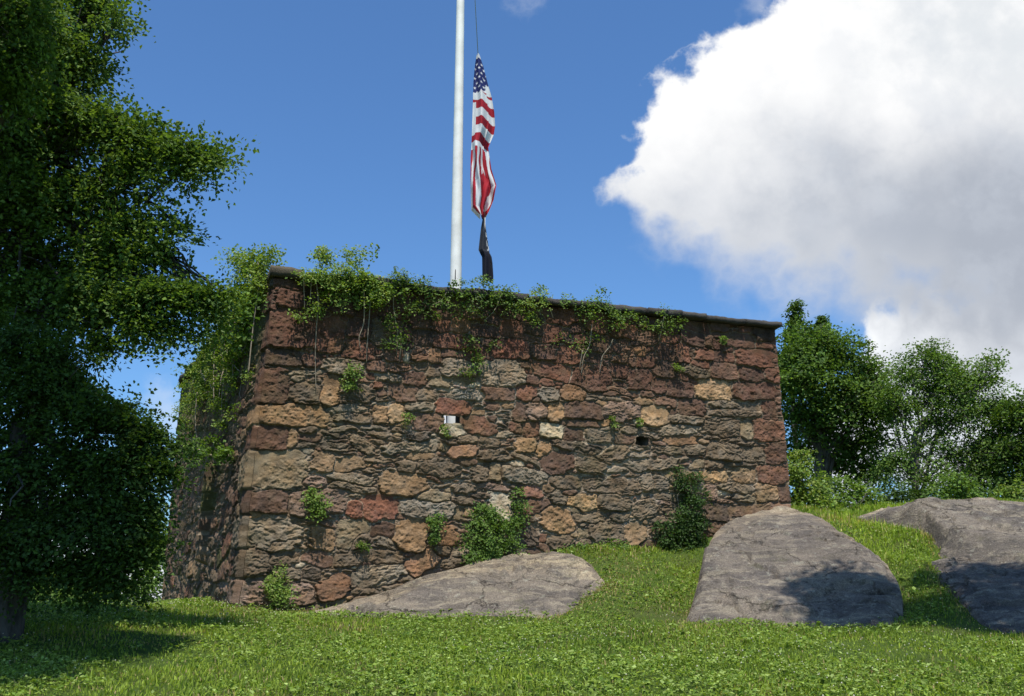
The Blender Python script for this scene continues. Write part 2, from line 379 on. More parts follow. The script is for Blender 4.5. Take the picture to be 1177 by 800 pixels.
def ground_raw(x, y):
    x = np.asarray(x, float).ravel(); y = np.asarray(y, float).ravel(); out = np.zeros_like(x)
    for i in range(0, len(x), 50000):
        a, b = x[i:i + 50000], y[i:i + 50000]
        r2 = (a[:, None] - C[None, :, 0]) ** 2 + (b[:, None] - C[None, :, 1]) ** 2
        out[i:i + 50000] = tps(r2) @ WT[:n_] + WT[n_] + WT[n_ + 1] * a + WT[n_ + 2] * b
    return out
def ground(x, y):
    shp = np.shape(x); x = np.asarray(x, float).ravel(); y = np.asarray(y, float).ravel()
    xc, yc = np.clip(x, -15, 16), np.clip(y, -2, 30)
    z = ground_raw(xc, yc)
    r = np.hypot(x - xc, y - yc)
    drop = np.where(y > 20, 14.0, 7.0) * sstep(r, 3, 70) + 4 * sstep(r, 60, 500)
    z = z - drop + fbm(x * 0.05, y * 0.05, seed=4, oct=3) * np.clip(r * 0.03, 0, 1.5)
    z = z + fbm(x * 0.9, y * 0.9, seed=9, oct=3) * 0.03
    return z.reshape(shp)
def gz(x, y): return float(ground(np.array([x]), np.array([y]))[0])

def axis(lo, hi, step, far):
    a = np.arange(lo, hi + step, step); k = np.geomspace(0.5, far, 26)
    return np.concatenate([(lo - k)[::-1], a, hi + k])
gx = axis(-16, 17, 0.16, 4000); gy = axis(-3, 31, 0.16, 4000)
GX, GY = np.meshgrid(gx, gy); GZ = ground(GX, GY)
nx, ny = len(gx), len(gy)
def gridfaces(nx, ny):
    i = (np.arange(ny - 1)[:, None] * nx + np.arange(nx - 1)[None]).ravel()
    return np.stack([i, i + 1, i + nx + 1, i + nx], -1)
gr = mesh_np('ground', np.stack([GX, GY, GZ], -1).reshape(-1, 3), gridfaces(nx, ny), M_GROUND); tag(gr, 'grassy hillside sloping up to the stone fort', 'ground', kind='structure')

# ------------------------------------------------------------------ rubble walls
PAL = {k: np.array(lin(*v)) for k, v in dict(
    RD=(90,62,50), R=(114,76,58), RR=(124,76,58), DR=(86,64,54), DK=(68,57,50), RB=(104,80,66), BR=(106,82,64), OB=(128,96,64), OR=(142,102,66),
    G=(104,96,80), GB=(98,88,72), GL=(126,118,100), GW=(130,124,110), GR=(118,112,98), DG=(80,73,64), TG=(132,119,91), TB=(138,114,82), TAN=(156,124,84),
    TANb=(148,118,80), LT=(174,144,102), PB=(126,106,93), PALE=(176,166,140), CREAM=(196,182,146), YEL=(182,150,102), LO=(160,120,88), RUST=(116,84,60), RO=(136,94,76), MOR=(112,100,84)).items()}
ALB = 1.27
STONES = [
(315,332,348,354,'RD'),(310,357,352,399,'RD'),(353,365,361,399,'RD'),(361,365,395,404,'R'),(394,391,430,416,'R'),(306,401,347,420,'DK'),(348,404,369,420,'DR'),(369,411,418,430,'GL'),(350,332,375,360,'DK'),(377,335,412,362,'DR'),(398,366,428,388,'DR'),
(499,384,536,402,'R'),(519,366,538,384,'OR'),(497,365,518,382,'R'),(567,391,607,413,'RR'),(575,367,600,388,'R'),(435,355,452,373,'RD'),(472,398,491,417,'BR'),(492,400,506,418,'OB'),(507,403,534,412,'RB'),(471,378,496,397,'DK'),(551,388,566,400,'RB'),(442,396,463,417,'RB'),(463,405,470,418,'PALE'),(540,372,570,388,'DR'),
(609,396,638,413,'DR'),(640,398,664,417,'R'),(671,405,693,419,'DR'),(703,411,720,420,'BR'),(680,394,713,407,'DR'),(714,397,727,409,'BR'),(728,397,741,411,'OB'),(622,371,645,394,'R'),(656,371,673,386,'DR'),
(775,395,791,417,'R'),(752,396,775,414,'DR'),(798,401,820,414,'R'),(820,403,831,416,'DR'),(833,405,843,416,'R'),(845,402,888,421,'R'),(846,422,876,438,'DR'),(878,422,891,438,'R'),(816,417,845,436,'RB'),(793,414,816,424,'R'),(843,439,892,460,'RD'),(800,436,839,461,'LT'),(782,420,814,435,'GB'),(764,437,795,457,'DR'),(868,393,887,402,'R'),(808,386,818,399,'BR'),(830,383,866,400,'DR'),
(300,424,329,465,'RD'),(334,430,347,440,'GR'),(332,441,368,465,'GB'),(369,433,390,464,'TANb'),(303,466,373,490,'TANb'),(290,490,328,517,'RD'),(329,493,340,514,'TB'),(400,443,430,461,'GB'),(384,476,425,487,'G'),(374,466,420,475,'GL'),(400,503,430,518,'G',-25),(367,508,400,518,'G'),(341,490,366,498,'DG'),(343,499,367,508,'DR'),(291,519,350,562,'TG'),(358,520,385,543,'TB'),
(430,428,462,440,'GL'),(463,427,489,445,'DR'),(490,424,505,434,'G'),(506,414,547,434,'GL'),(549,415,600,444,'GL'),(495,435,518,446,'TG'),(449,443,478,461,'RB'),(478,449,502,461,'GB'),(512,449,554,459,'GW'),(554,446,590,460,'RB'),(464,462,497,474,'GL'),(499,459,539,477,'RR'),(430,465,447,487,'TANb'),(447,465,466,487,'LT'),(470,475,508,496,'RB'),(505,488,536,501,'PALE'),(531,478,569,499,'R'),(554,460,573,470,'RB'),(540,470,555,478,'TB'),(556,478,572,488,'DR'),(576,462,592,471,'TB'),(468,496,494,510,'DG'),(441,506,504,521,'GL',6),(516,510,546,527,'LO',12),(548,518,590,531,'GB'),(525,501,548,511,'GB'),(550,503,575,515,'GB'),
(591,442,615,460,'R'),(619,444,641,462,'GR'),(645,442,672,460,'OB'),(604,463,626,484,'PB'),(628,462,646,484,'TAN'),(650,462,692,482,'DR'),(692,462,736,485,'PB'),(738,467,766,489,'LT'),(599,485,620,503,'R'),(620,487,648,504,'CREAM'),(648,493,671,506,'DR'),(671,493,703,509,'G'),(593,503,618,520,'TAN',8),(616,508,634,525,'TAN',15),(683,513,723,533,'GB',12),(663,526,696,545,'GB'),(704,500,728,511,'RB'),(715,492,733,500,'G'),(590,463,603,485,'RB'),(586,486,599,500,'R'),(652,482,686,491,'RB'),
(778,458,810,477,'DR'),(752,456,777,468,'RB'),(812,462,876,471,'G',-3),(815,471,876,480,'GB',3),(876,461,894,482,'RD'),(865,483,898,507,'R'),(809,481,849,503,'GB'),(849,485,865,505,'TG'),(757,488,803,501,'GL',3),(768,476,808,487,'G'),(765,502,801,513,'OB'),(810,510,848,530,'G'),(879,508,901,534,'RD'),(854,516,879,532,'G'),(870,536,903,556,'R'),(805,541,836,555,'YEL'),(842,539,868,556,'TB'),(750,513,785,523,'G'),(787,512,812,524,'G'),(808,528,833,538,'GB'),
(287,564,329,591,'DR'),(331,564,397,592,'PB'),(287,593,343,631,'GL'),(387,597,423,628,'TG'),(354,607,385,632,'TB'),(399,577,416,596,'RR'),(417,569,456,598,'RR'),(349,548,377,562,'PB'),(378,545,430,556,'GL',-6),(380,556,432,566,'G',-5),(385,525,418,543,'TB',14),
(438,544,489,569,'TB'),(482,527,526,548,'GB'),(456,529,481,542,'GB'),(460,575,525,596,'GW'),(455,596,490,634,'TANb',-18),(540,535,560,554,'GB'),(561,534,574,552,'TG'),(576,538,628,557,'GL',-6),(519,556,548,567,'GB'),(501,607,525,627,'OB'),(534,581,547,594,'TB'),(562,566,588,600,'PALE'),(519,583,530,602,'TG'),
(597,558,621,576,'RO'),(629,562,650,581,'G'),(652,567,686,585,'YEL'),(686,568,723,588,'G',-8),(672,549,734,567,'GB'),(621,582,658,614,'TAN',-25),(629,548,667,561,'GB'),(735,544,752,563,'GR'),(725,573,755,597,'G',15),(717,602,740,628,'TB'),(680,600,715,627,'GB'),(661,590,694,602,'GB'),(700,589,722,600,'G'),(594,606,618,628,'DG'),(619,612,628,624,'R'),(628,613,657,630,'GB',12),(614,625,632,635,'RB',-15),(663,608,676,620,'TG'),
(823,557,865,567,'G'),(866,557,893,576,'TB'),(893,557,907,579,'DR'),(810,558,824,576,'PB'),(843,568,866,576,'G'),(810,577,836,600,'DK'),(838,577,905,594,'BR',6),(810,600,835,617,'BR'),(750,545,768,565,'GR'),
(281,632,310,662,'GB'),(310,633,342,650,'GB'),(277,667,358,696,'PB'),(363,661,401,690,'RUST',15),(346,650,366,664,'DG'),(383,636,416,651,'GB'),(420,632,464,648,'GB'),(406,648,463,673,'GL',10),(466,633,502,660,'LO',32),(496,627,518,638,'GB'),(505,640,535,652,'GB'),(487,654,508,663,'PB',10),(316,652,344,666,'G'),(404,610,424,632,'GB'),(426,602,452,618,'DR'),(428,618,454,631,'G',-20)]
HOLE1 = (510, 478.5, 529.5, 488); HOLE2 = (729, 502, 744, 513)

def px2wall(px, py):
    t = 0.5
    a, b, c = ray(px, py)
    for _ in range(4):
        p0 = BL + (TL - BL) * t; p1 = BR + (TR - BR) * t; d = p1 - p0
        A2 = np.array([[a, -d[0]], [b, -d[1]]]); k, s = np.linalg.solve(A2, p0)
        z = EYE + c * k; t = (z - ZB) / (ZT - ZB)
    return s, t
QUOINS = [(332,354,'RD'),(357,399,'RD'),(401,420,'DK'),(424,465,'RD'),(466,490,'TANb'),(490,517,'RD'),(519,562,'TG'),(564,591,'DR'),(593,631,'GL'),(632,662,'GB'),(667,696,'PB')]
QJ = [px2wall(305, y0 - 1.0)[1] * (ZT - ZB) for y0, _, _ in QUOINS]
def build_wall(name, B0, B1, T0, T1, step, seed, parent, traced=None, style='left', holes=(), pilaster=False, c0=None, c1=None, quoins=()):
    r = np.random.default_rng(seed)
    L = np.linalg.norm(B1 - B0); H = ZT - ZB
    nx = int(L / step) + 1; ny = int(H / step) + 1
    S, T = np.meshgrid(np.linspace(0, L, nx), np.linspace(0, H, ny))
    wS = S + 0.050 * fbm(S * 3.2, T * 3.2, seed=seed, oct=3) + 0.034 * fbm(S * 11, T * 11, seed=seed + 5, oct=3)
    wT = T + 0.036 * fbm(S * 2.6, T * 3.2, seed=seed + 11, oct=3) + 0.022 * fbm(S * 9, T * 11, seed=seed + 15, oct=3)
    D1 = np.full(S.shape, 9.0); D2 = np.full(S.shape, 9.0); LB = np.full(S.shape, -1)
    st = []
    ds, dt = L / (nx - 1), H / (ny - 1)
    def add(cs, ct, w, h, rot, p, kind, color):
        ext = 2.3 * max(w, h) + 0.1
        i0, i1 = max(0, int((cs - ext) / ds)), min(nx, int((cs + ext) / ds) + 2)
        j0, j1 = max(0, int((ct - ext) / dt)), min(ny, int((ct + ext) / dt) + 2)
        if i0 >= i1 or j0 >= j1: return
        sl = (slice(j0, j1), slice(i0, i1))
        a, b = wS[sl] - cs, wT[sl] - ct; ca, sa = math.cos(rot), math.sin(rot)
        a, b = a * ca + b * sa, -a * sa + b * ca
        d = (np.abs(a / w) ** p + np.abs(b / h) ** p) ** (1 / p)
        o1, o2, ol = D1[sl], D2[sl], LB[sl]
        new = d < o1
        D2[sl] = np.where(new, o1, np.minimum(o2, d)); D1[sl] = np.where(new, d, o1); LB[sl] = np.where(new, len(st), ol)
        st.append((cs, ct, w, h, rot, kind, color, r.uniform(0.012, 0.055), r.uniform(-.10, .10), r.uniform(-.20, .02), r.uniform(0, 50)))
    sch = {'G', 'GB', 'GL', 'GW', 'DG', 'PB', 'GR', 'BR'}
    if traced:
        for q in traced:
            x0, y0, x1, y1, k = q[:5]; rot = R(q[5]) if len(q) > 5 else R(r.normal(0, 2))
            (s0, ta), (s1, tb) = px2wall(x0, (y0 + y1) / 2), px2wall(x1, (y0 + y1) / 2); _, tt = px2wall((x0 + x1) / 2, y0); _, tl = px2wall((x0 + x1) / 2, y1)
            w, h = (s1 - s0) * L / 2, (tt - tl) * H / 2
            if rot: 
                # keep the traced box as the outline of the turned stone
                w *= 1.0; h *= 1 - 0.35 * abs(math.sin(rot))
            p = 5.0 if k in ('R', 'RD', 'DR', 'RR', 'RB', 'TANb', 'CREAM') else (3.0 if k in sch else 3.6)
            add((s0 + s1) / 2 * L, (tt + tl) / 2 * H, w * 0.97, h * 0.96, -0 + rot, p, k, PAL[k] * r.uniform(0.9, 1.1))
    for i_, (y0, y1, k) in enumerate(quoins):     # corner blocks turn the corner
        _, t1 = px2wall(310, y0); _, t0 = px2wall(300, y1); w_ = (0.62, 0.34)[i_ % 2]
        add(L - w_ * 0.55 + 0.05, (t0 + t1) / 2 * H, w_ * 0.6, (t1 - t0) * H / 2 * 0.96, R(r.normal(0, 1)), 5.0, k, PAL[k] * r.uniform(.85, 1.05))
    # fill what is left with ever smaller stones
    hs = [(s[0], s[1]) for s in ()]
    classes = [(.40, .17, 500), (.30, .11, 1200), (.22, .085, 2500), (.15, .062, 4000), (.10, .045, 6000), (.062, .032, 8000), (.038, .024, 9000)]
    if step > 0.02: classes = classes[:-1]
    if step > 0.04: classes = classes[:-2]
    for (w0, h0, tries) in classes:
        free = np.flatnonzero(D1.ravel() > 1.22)
        if len(free) == 0: continue
        for k in r.choice(free, tries):
            if D1.flat[k] < 1.22: continue
            cs, ct = S.flat[k], T.flat[k]
            up = ct / H
            w = w0 * r.uniform(.75, 1.25); h = h0 * r.uniform(.75, 1.3)
            redz = up > 0.74 + 0.05 * math.sin(cs * 2.1)
            if redz: h *= 1.25; w *= 0.85
            ok = True
            for (a, b) in ((-.8, 0), (.8, 0), (0, -.8), (0, .8), (-.6, -.6), (.6, .6), (-.6, .6), (.6, -.6)):
                i, j = int((cs + a * w) / ds), int((ct + b * h) / dt)
                if 0 <= i < nx and 0 <= j < ny and D1[j, i] < 1.0: ok = False; break
            if not ok: continue
            if redz: kind = r.choice(['R', 'RD', 'DR', 'RB', 'DK', 'BR', 'GB'], p=[.22, .2, .22, .14, .1, .07, .05]); p = 4.0; rot = r.normal(0, .05)
            else:
                kind = r.choice(['G', 'GB', 'GL', 'DG', 'PB', 'BR', 'TG', 'TB', 'RB', 'DR', 'PALE', 'TAN'], p=[.24, .24, .08, .10, .07, .08, .05, .04, .05, .03, .01, .01]); p = r.choice([1.7, 2.2, 3.2, 4.5]); rot = r.normal(-.02, .13)
            if style == 'left': kind = r.choice(['G', 'GB', 'DG', 'PB', 'BR', 'RB', 'RD', 'TB', 'R', 'DK'], p=[.14, .2, .14, .06, .12, .12, .08, .05, .04, .05]); rot = r.normal(0, .2)
            if kind in sch and not redz: h *= 0.5; w *= 1.1
            add(cs, ct, w, h, rot, p, kind, PAL[kind] * r.uniform(0.78, 1.2))
    n = len(st)
    arr = lambda i: np.array([s[i] for s in st])
    cs, ct, w, h, rot, rel, ta, tb, ph = (arr(i) for i in (0, 1, 2, 3, 4, 7, 8, 9, 10))
    colr = np.array([s[6] for s in st]); schist = np.array([s[5] in sch for s in st])
    lb = np.maximum(LB, 0)
    a, b = wS - cs[lb], wT - ct[lb]; ca, sa = np.cos(rot[lb]), np.sin(rot[lb]); a, b = a * ca + b * sa, -a * sa + b * ca
    e = np.minimum((D2 - D1) * h[lb] * 0.55, 1)
    cov = 1 - sstep(D1, 1.10, 1.26); cov = np.where(LB >= 0, cov, 0)
    prof = sstep(e, 0.0, 0.017) * cov
    bul = np.clip(1 - D1 ** 2, 0, 1)
    big = np.clip(h[lb] / 0.12, 0.35, 1.6)
    hgt = rel[lb] * (0.5 + 0.5 * np.minimum(big, 1)) + 0.004 * bul * big + a * ta[lb] * 0.6 + b * tb[lb]
    # layered schist and pitted sandstone
    pit0 = fbm(S * 6, T * 6, seed=seed + 44, oct=3)
    lay = fbm(a * 2.5 + ph[lb], b * 21 + 0.8 * np.sin(a * 5 + ph[lb]) + 2.0 * pit0, seed=seed + 30, oct=3)
    lay = 1 - np.abs(lay) * 2
    pit = fbm(S * 13, T * 15, seed=seed + 41, oct=4, gain=0.65)
    pit2 = fbm(S * 28, T * 28, seed=seed + 43, oct=2)
    sm = schist[lb].astype(float)
    fac = np.abs(fbm(S * 4.5 + ph[lb], T * 6, seed=seed + 48, oct=3))
    hgt = hgt + sm * lay * 0.026 - 0.028 * fac + (0.014 + 0.006 * (1 - sm)) * pit * np.minimum(big, 1.2) + 0.008 * pit2
    mor = -0.009 + 0.024 * pit + 0.008 * pit2
    disp = mor * (1 - prof) + np.maximum(hgt, 0.004) * prof
    if pilaster:   # a squared rib of stone standing out from the face
        sc_ = L * 0.69 + 0.05 * fbm(T * 1.5, T * 0, seed=3); on = sstep(np.abs(S - sc_), 0.20, 0.13) * sstep(T, 3.3, 3.15) * sstep(T, 1.2, 1.35)
        disp = disp * (1 - 0.6 * on) + on * 0.24
        left = sstep(S, sc_ - 0.12, sc_ + 0.0); disp = disp + 0.10 * left * sstep(T, 5.2, 3.4)
    mask = np.zeros(S.shape, bool)
    for (s0, t0, s1, t1) in holes:
        inside = (wS > s0) & (wS < s1) & (wT > t0) & (wT < t1); mask |= inside
        near = sstep(np.maximum(np.maximum(s0 - S, S - s1), np.maximum(t0 - T, T - t1)), 0.0, 0.05)
        disp = disp * near + 0.03 * (1 - near)
    col = np.where(prof[..., None] > 0.45, colr[lb], (PAL['MOR'][None, None] + (np.array(lin(158, 146, 126)) - PAL['MOR'])[None, None] * sstep(fbm(S * 1.1, T * 1.4, seed=seed + 80, oct=4), -.05, .35)[..., None]) * (0.9 + 0.35 * pit[..., None]))
    mott = 1 + 0.42 * fbm(S * 5, T * 5, seed=seed + 50, oct=4) + sm * 0.22 * lay * 0.5
    hue = fbm(S * 7 + 9, T * 7, seed=seed + 55, oct=3)
    redz_ = sstep(T / H, 0.66, 0.80)
    gen = np.array(lin(100, 86, 68)); dirt = sstep(fbm(S * 6 + 3, T * 8, seed=seed + 52, oct=4, gain=.6), -0.05, 0.45)[..., None]
    lum = col.mean(-1, keepdims=True); col = lum + (col - lum) * 0.82; zone = np.array(lin(104, 92, 76)) * (1 - .7 * redz_[..., None]) + np.array(lin(98, 72, 58)) * .7 * redz_[..., None]; col = col * 0.74 + zone * 0.26
    col = col * (1 - 0.42 * dirt) + (gen * 0.8) * 0.42 * dirt
    col = col * mott[..., None] * (1 + hue[..., None] * np.array([0.10, 0.0, -0.14]))
    # dark water staining in streaks below the coping, moss low down
    streak = sstep(fbm(S * 4, T * 0.35, seed=seed + 60, oct=3), 0.0, 0.5) * sstep(T / H, 0.70, 1.0)
    col = col * (1 - 0.30 * streak[..., None])
    # top courses darken evenly towards the coping
    col = col * (1 - 0.12 * sstep(T / H, 0.72, 0.92)[..., None])
    moss = sstep(fbm(S * 1.6, T * 1.6, seed=seed + 70, oct=4), 0.25, 0.6)
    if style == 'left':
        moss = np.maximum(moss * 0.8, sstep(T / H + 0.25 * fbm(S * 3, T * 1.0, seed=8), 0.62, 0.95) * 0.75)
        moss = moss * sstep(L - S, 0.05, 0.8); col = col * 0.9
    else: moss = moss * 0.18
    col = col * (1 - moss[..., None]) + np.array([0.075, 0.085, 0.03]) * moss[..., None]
    col = np.clip(col * ALB * np.array([1.06, 0.95, 0.86]), 0.012, 0.62)
    # place in the world; both ends share a worn arris line with the next wall
    tt = T / H
    base = B0[None, None] + (B1 - B0)[None, None] * (S / L)[..., None]; top = T0[None, None] + (T1 - T0)[None, None] * (S / L)[..., None]
    XY = base + (top - base) * tt[..., None]
    nrm = np.array([(B1 - B0)[1], -(B1 - B0)[0]]) / L
    e0, e1 = sstep(S, -0.005, 0.035), sstep(L - S, -0.005, 0.035)
    XY = XY + nrm * (disp * np.minimum(e0, e1))[..., None]
    def corner(cid):
        base_ = 0.035 + 0.030 * fbm(T * 2.2, T * 0 + cid * 5.0, seed=77, oct=3) + 0.018 * fbm(T * 11, T * 0 + cid * 5.0, seed=78, oct=3)
        if cid == 1:
            for tj in QJ: base_ = base_ - 0.055 * np.exp(-((T - tj) / 0.022) ** 2)
        return base_
    def bis(p, q): v_ = p + q; return v_ / np.linalg.norm(v_)
    if c0: XY = XY + bis(nrm, c0[1]) * (corner(c0[0]) * (1 - e0))[..., None]
    if c1: XY = XY + bis(nrm, c1[1]) * (corner(c1[0]) * (1 - e1))[..., None]
    V = np.concatenate([XY, (ZB + T)[..., None]], -1).reshape(-1, 3)
    Q = gridfaces(nx, ny)
    if mask.any(): Q = Q[~mask.ravel()[Q].all(1)]
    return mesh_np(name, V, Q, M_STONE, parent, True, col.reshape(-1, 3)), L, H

fort = empty('stone_fort', ((TL[0] + BACK_T[0]) / 2, (TL[1] + BACK_T[1]) / 2, 2.2), 'square rubble-stone fort with red corner blocks and vines on its rim', 'fort')
def nrm_of(a, b): d = b - a; return np.array([d[1], -d[0]]) / np.linalg.norm(d)
nF, nR, nB, nL = nrm_of(BL, BR), nrm_of(BR, BACK_B), nrm_of(BACK_B, FAR_B), nrm_of(FAR_B, BL)
Lf = np.linalg.norm(BR - BL); Hf = ZT - ZB
def hole_box(h):
    s0, ta = px2wall(h[0], (h[1] + h[3]) / 2); s1, _ = px2wall(h[2], (h[1] + h[3]) / 2); _, t1 = px2wall((h[0] + h[2]) / 2, h[1]); _, t0 = px2wall((h[0] + h[2]) / 2, h[3])
    return (s0 * Lf, t0 * Hf, s1 * Lf, t1 * Hf)
hb1, hb2 = hole_box(HOLE1), hole_box(HOLE2)
WTH = 0.75
fw, _, _ = build_wall('front_wall', BL, BR, TL, TR, 0.0115, 21, fort, STONES, 'front', [hb1, hb2], c0=(1, nL), c1=(2, nR))
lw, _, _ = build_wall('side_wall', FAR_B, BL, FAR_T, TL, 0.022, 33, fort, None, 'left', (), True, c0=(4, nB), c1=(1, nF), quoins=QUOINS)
lw['label'] = 'darker mossy side wall in the trees\' shade'
rw, _, _ = build_wall('side_wall', BR, BACK_B, TR, BACK_T, 0.07, 45, fort, None, 'left', (), False, c0=(2, nF), c1=(3, nB))
# the back wall has a loophole too; through both one sees the sky
a_, b_, c_ = ray(516.5, 483.8); 
dB = FAR_B - BACK_B; kk, sB = np.linalg.solve(np.array([[a_, -dB[0]], [b_, -dB[1]]]), BACK_B); LB_ = np.linalg.norm(dB); zz = EYE + c_ * kk - ZB
hb3 = (sB * LB_ - 0.42, zz - 0.30, sB * LB_ + 0.42, zz + 0.30)
bw, _, _ = build_wall('back_wall', BACK_B, FAR_B, BACK_T, FAR_T, 0.07, 57, fort, None, 'left', [hb3], False, c0=(3, nR), c1=(4, nL))

def wpt(s, t, d=0.0, B0=BL, B1=BR, T0=TL, T1=TR):
    L = np.linalg.norm(B1 - B0); H = ZT - ZB
    b = B0 + (B1 - B0) * s / L; tp = T0 + (T1 - T0) * s / L; p = b + (tp - b) * t / H + nrm_of(B0, B1) * d
    return np.array([p[0], p[1], ZB + t])
# inner faces with the openings left free, and the reveals of the loopholes
m = MB()
def rect_with_holes(B0, B1, T0, T1, d, holes, L):
    ss = sorted({WTH, L - WTH} | {q for h in holes for q in (h[0], h[2])}); ts = sorted({0.0, Hf} | {q for h in holes for q in (h[1], h[3])})
    for i in range(len(ss) - 1):
        for j in range(len(ts) - 1):
            cs, ct = (ss[i] + ss[i + 1]) / 2, (ts[j] + ts[j + 1]) / 2
            if any(h[0] < cs < h[2] and h[1] < ct < h[3] for h in holes): continue
            m.add([wpt(ss[i + 1], ts[j], d, B0, B1, T0, T1), wpt(ss[i], ts[j], d, B0, B1, T0, T1), wpt(ss[i], ts[j + 1], d, B0, B1, T0, T1), wpt(ss[i + 1], ts[j + 1], d, B0, B1, T0, T1)], [[0, 1, 2, 3]])
hb1i = (hb1[0] - 0.10, hb1[1] - 0.02, hb1[2] + 0.10, hb1[3] + 0.20)
rect_with_holes(BL, BR, TL, TR, -WTH, [hb1i], Lf); rect_with_holes(BR, BACK_B, TR, BACK_T, -WTH, [], np.linalg.norm(BACK_B - BR))
rect_with_holes(BACK_B, FAR_B, BACK_T, FAR_T, -WTH, [hb3], LB_); rect_with_holes(FAR_B, BL, FAR_T, TL, -WTH, [], np.linalg.norm(BL - FAR_B))
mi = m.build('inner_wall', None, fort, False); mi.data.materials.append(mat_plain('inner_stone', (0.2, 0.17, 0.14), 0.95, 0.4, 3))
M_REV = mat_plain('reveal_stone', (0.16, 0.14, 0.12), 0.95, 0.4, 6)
def reveal(ho, hi, d0, d1, W4, close=None):
    m = MB()
    o4 = [wpt(s, t, d0, *W4) for s, t in ((ho[0], ho[1]), (ho[2], ho[1]), (ho[2], ho[3]), (ho[0], ho[3]))]
    i4 = [wpt(s, t, d1, *W4) for s, t in ((hi[0], hi[1]), (hi[2], hi[1]), (hi[2], hi[3]), (hi[0], hi[3]))]
    m.add(o4 + i4, [[k, (k + 1) % 4, 4 + (k + 1) % 4, 4 + k] for k in range(4)] + ([[4, 5, 6, 7]] if close else []))
    m.build('loophole', M_REV, fort, False)
reveal((hb1[0] - .05, hb1[1] - .045, hb1[2] + .05, hb1[3] + .045), hb1i, 0.02, -WTH, (BL, BR, TL, TR))
reveal((hb2[0] - .05, hb2[1] - .045, hb2[2] + .05, hb2[3] + .045), hb2, 0.02, -0.4, (BL, BR, TL, TR), True)
reveal(hb3, hb3, 0.02, -WTH, (BACK_B, FAR_B, BACK_T, FAR_T))

m = MB(); _w4 = (BACK_B, FAR_B, BACK_T, FAR_T); _c = sB * LB_ - 0.02
m.add([wpt(a, b, d, *_w4) for d in (-.25, -.32) for a, b in ((_c - .03, hb3[1] - .02), (_c + .03, hb3[1] - .02), (_c + .03, hb3[3] + .02), (_c - .03, hb3[3] + .02))], [[0, 1, 2, 3], [7, 6, 5, 4], [0, 4, 5, 1], [1, 5, 6, 2], [3, 2, 6, 7], [0, 3, 7, 4]])
m.build('loophole_bar', M_DARK, fort, False)

# coping slabs
def coping():
    r = np.random.default_rng(5); V_ = []; m = MB(); cols = []
    for (A, B, ia) in ((TL, TR, 0), (TR, BACK_T, 1), (BACK_T, FAR_T, 2), (FAR_T, TL, 3)):
        L = np.linalg.norm(B - A); d = (B - A) / L; n = np.array([d[1], -d[0]])
        s = -0.10 if ia % 2 == 0 else WTH - 0.1; end = L + 0.10 if ia % 2 == 0 else L - WTH + 0.1
        while s < end - 0.05:
            ln = r.uniform(0.55, 1.5); ln = ln if s + ln < end - 0.5 else end - s
            th = r.uniform(0.115, 0.150); out = r.uniform(0.13, 0.21); zoff = r.uniform(-0.0, 0.03)
            if ia == 0 and s < 0.3: ln = 0.62; th = 0.18; out = 0.12; zoff = 0.02
            if ia == 0 and s > L - 3.0: th = 0.105; out = 0.19
            nu, nv, nw = max(4, int(ln / 0.05)), 14, 4
            u, v, w = np.meshgrid(np.linspace(0, 1, nu), np.linspace(0, 1, nv), np.linspace(0, 1, nw), indexing='ij')
            # surface shell of a box lattice
            idx = -np.ones(u.shape, int); shell = (u == 0) | (u == 1) | (v == 0) | (v == 1) | (w == 0) | (w == 1)
            idx[shell] = np.arange(shell.sum())
            S = s + 0.012 + (ln - 0.024) * u[shell]; O = out + (-WTH - out - 0.05) * v[shell]; Z = ZT + 0.004 + zoff + th * w[shell]
            k = r.uniform(0, 90)
            nz = fbm(S * 4 + k, O * 4, Z * 4, seed=91, oct=4)
            O = O + 0.05 * nz * (v[shell] < 0.5) - 0.02 * (np.abs(w[shell] - 0.5) > 0.4) * (v[shell] == 0)
            Z = Z + 0.022 * fbm(S * 5, O * 5 + k, seed=95, oct=3)
            P = A[None] + d[None] * S[:, None] + n[None] * O[:, None]
            V = np.concatenate([P, Z[:, None]], 1)
            Q = []
            def face(I):
                a = I[:-1, :-1].ravel(); b = I[1:, :-1].ravel(); c = I[1:, 1:].ravel(); e = I[:-1, 1:].ravel(); Q.append(np.stack([a, b, c, e], -1))
            face(idx[0]); face(idx[-1][::-1]); face(idx[:, 0][::-1]); face(idx[:, -1]); face(idx[:, :, 0]); face(idx[:, :, -1][::-1])
            base = np.array(lin(*((92, 84, 70) if (ia == 0 and s < 0.3) else (76, 72, 68)))) * r.uniform(0.85, 1.2)
            cols.append(base[None] * (1 + 0.35 * nz[:, None])); m.add(V, np.vstack(Q)); s += ln
    o = m.build('coping', M_STONE, fort, True, np.clip(np.vstack(cols), .01, .6))
    return o
coping()

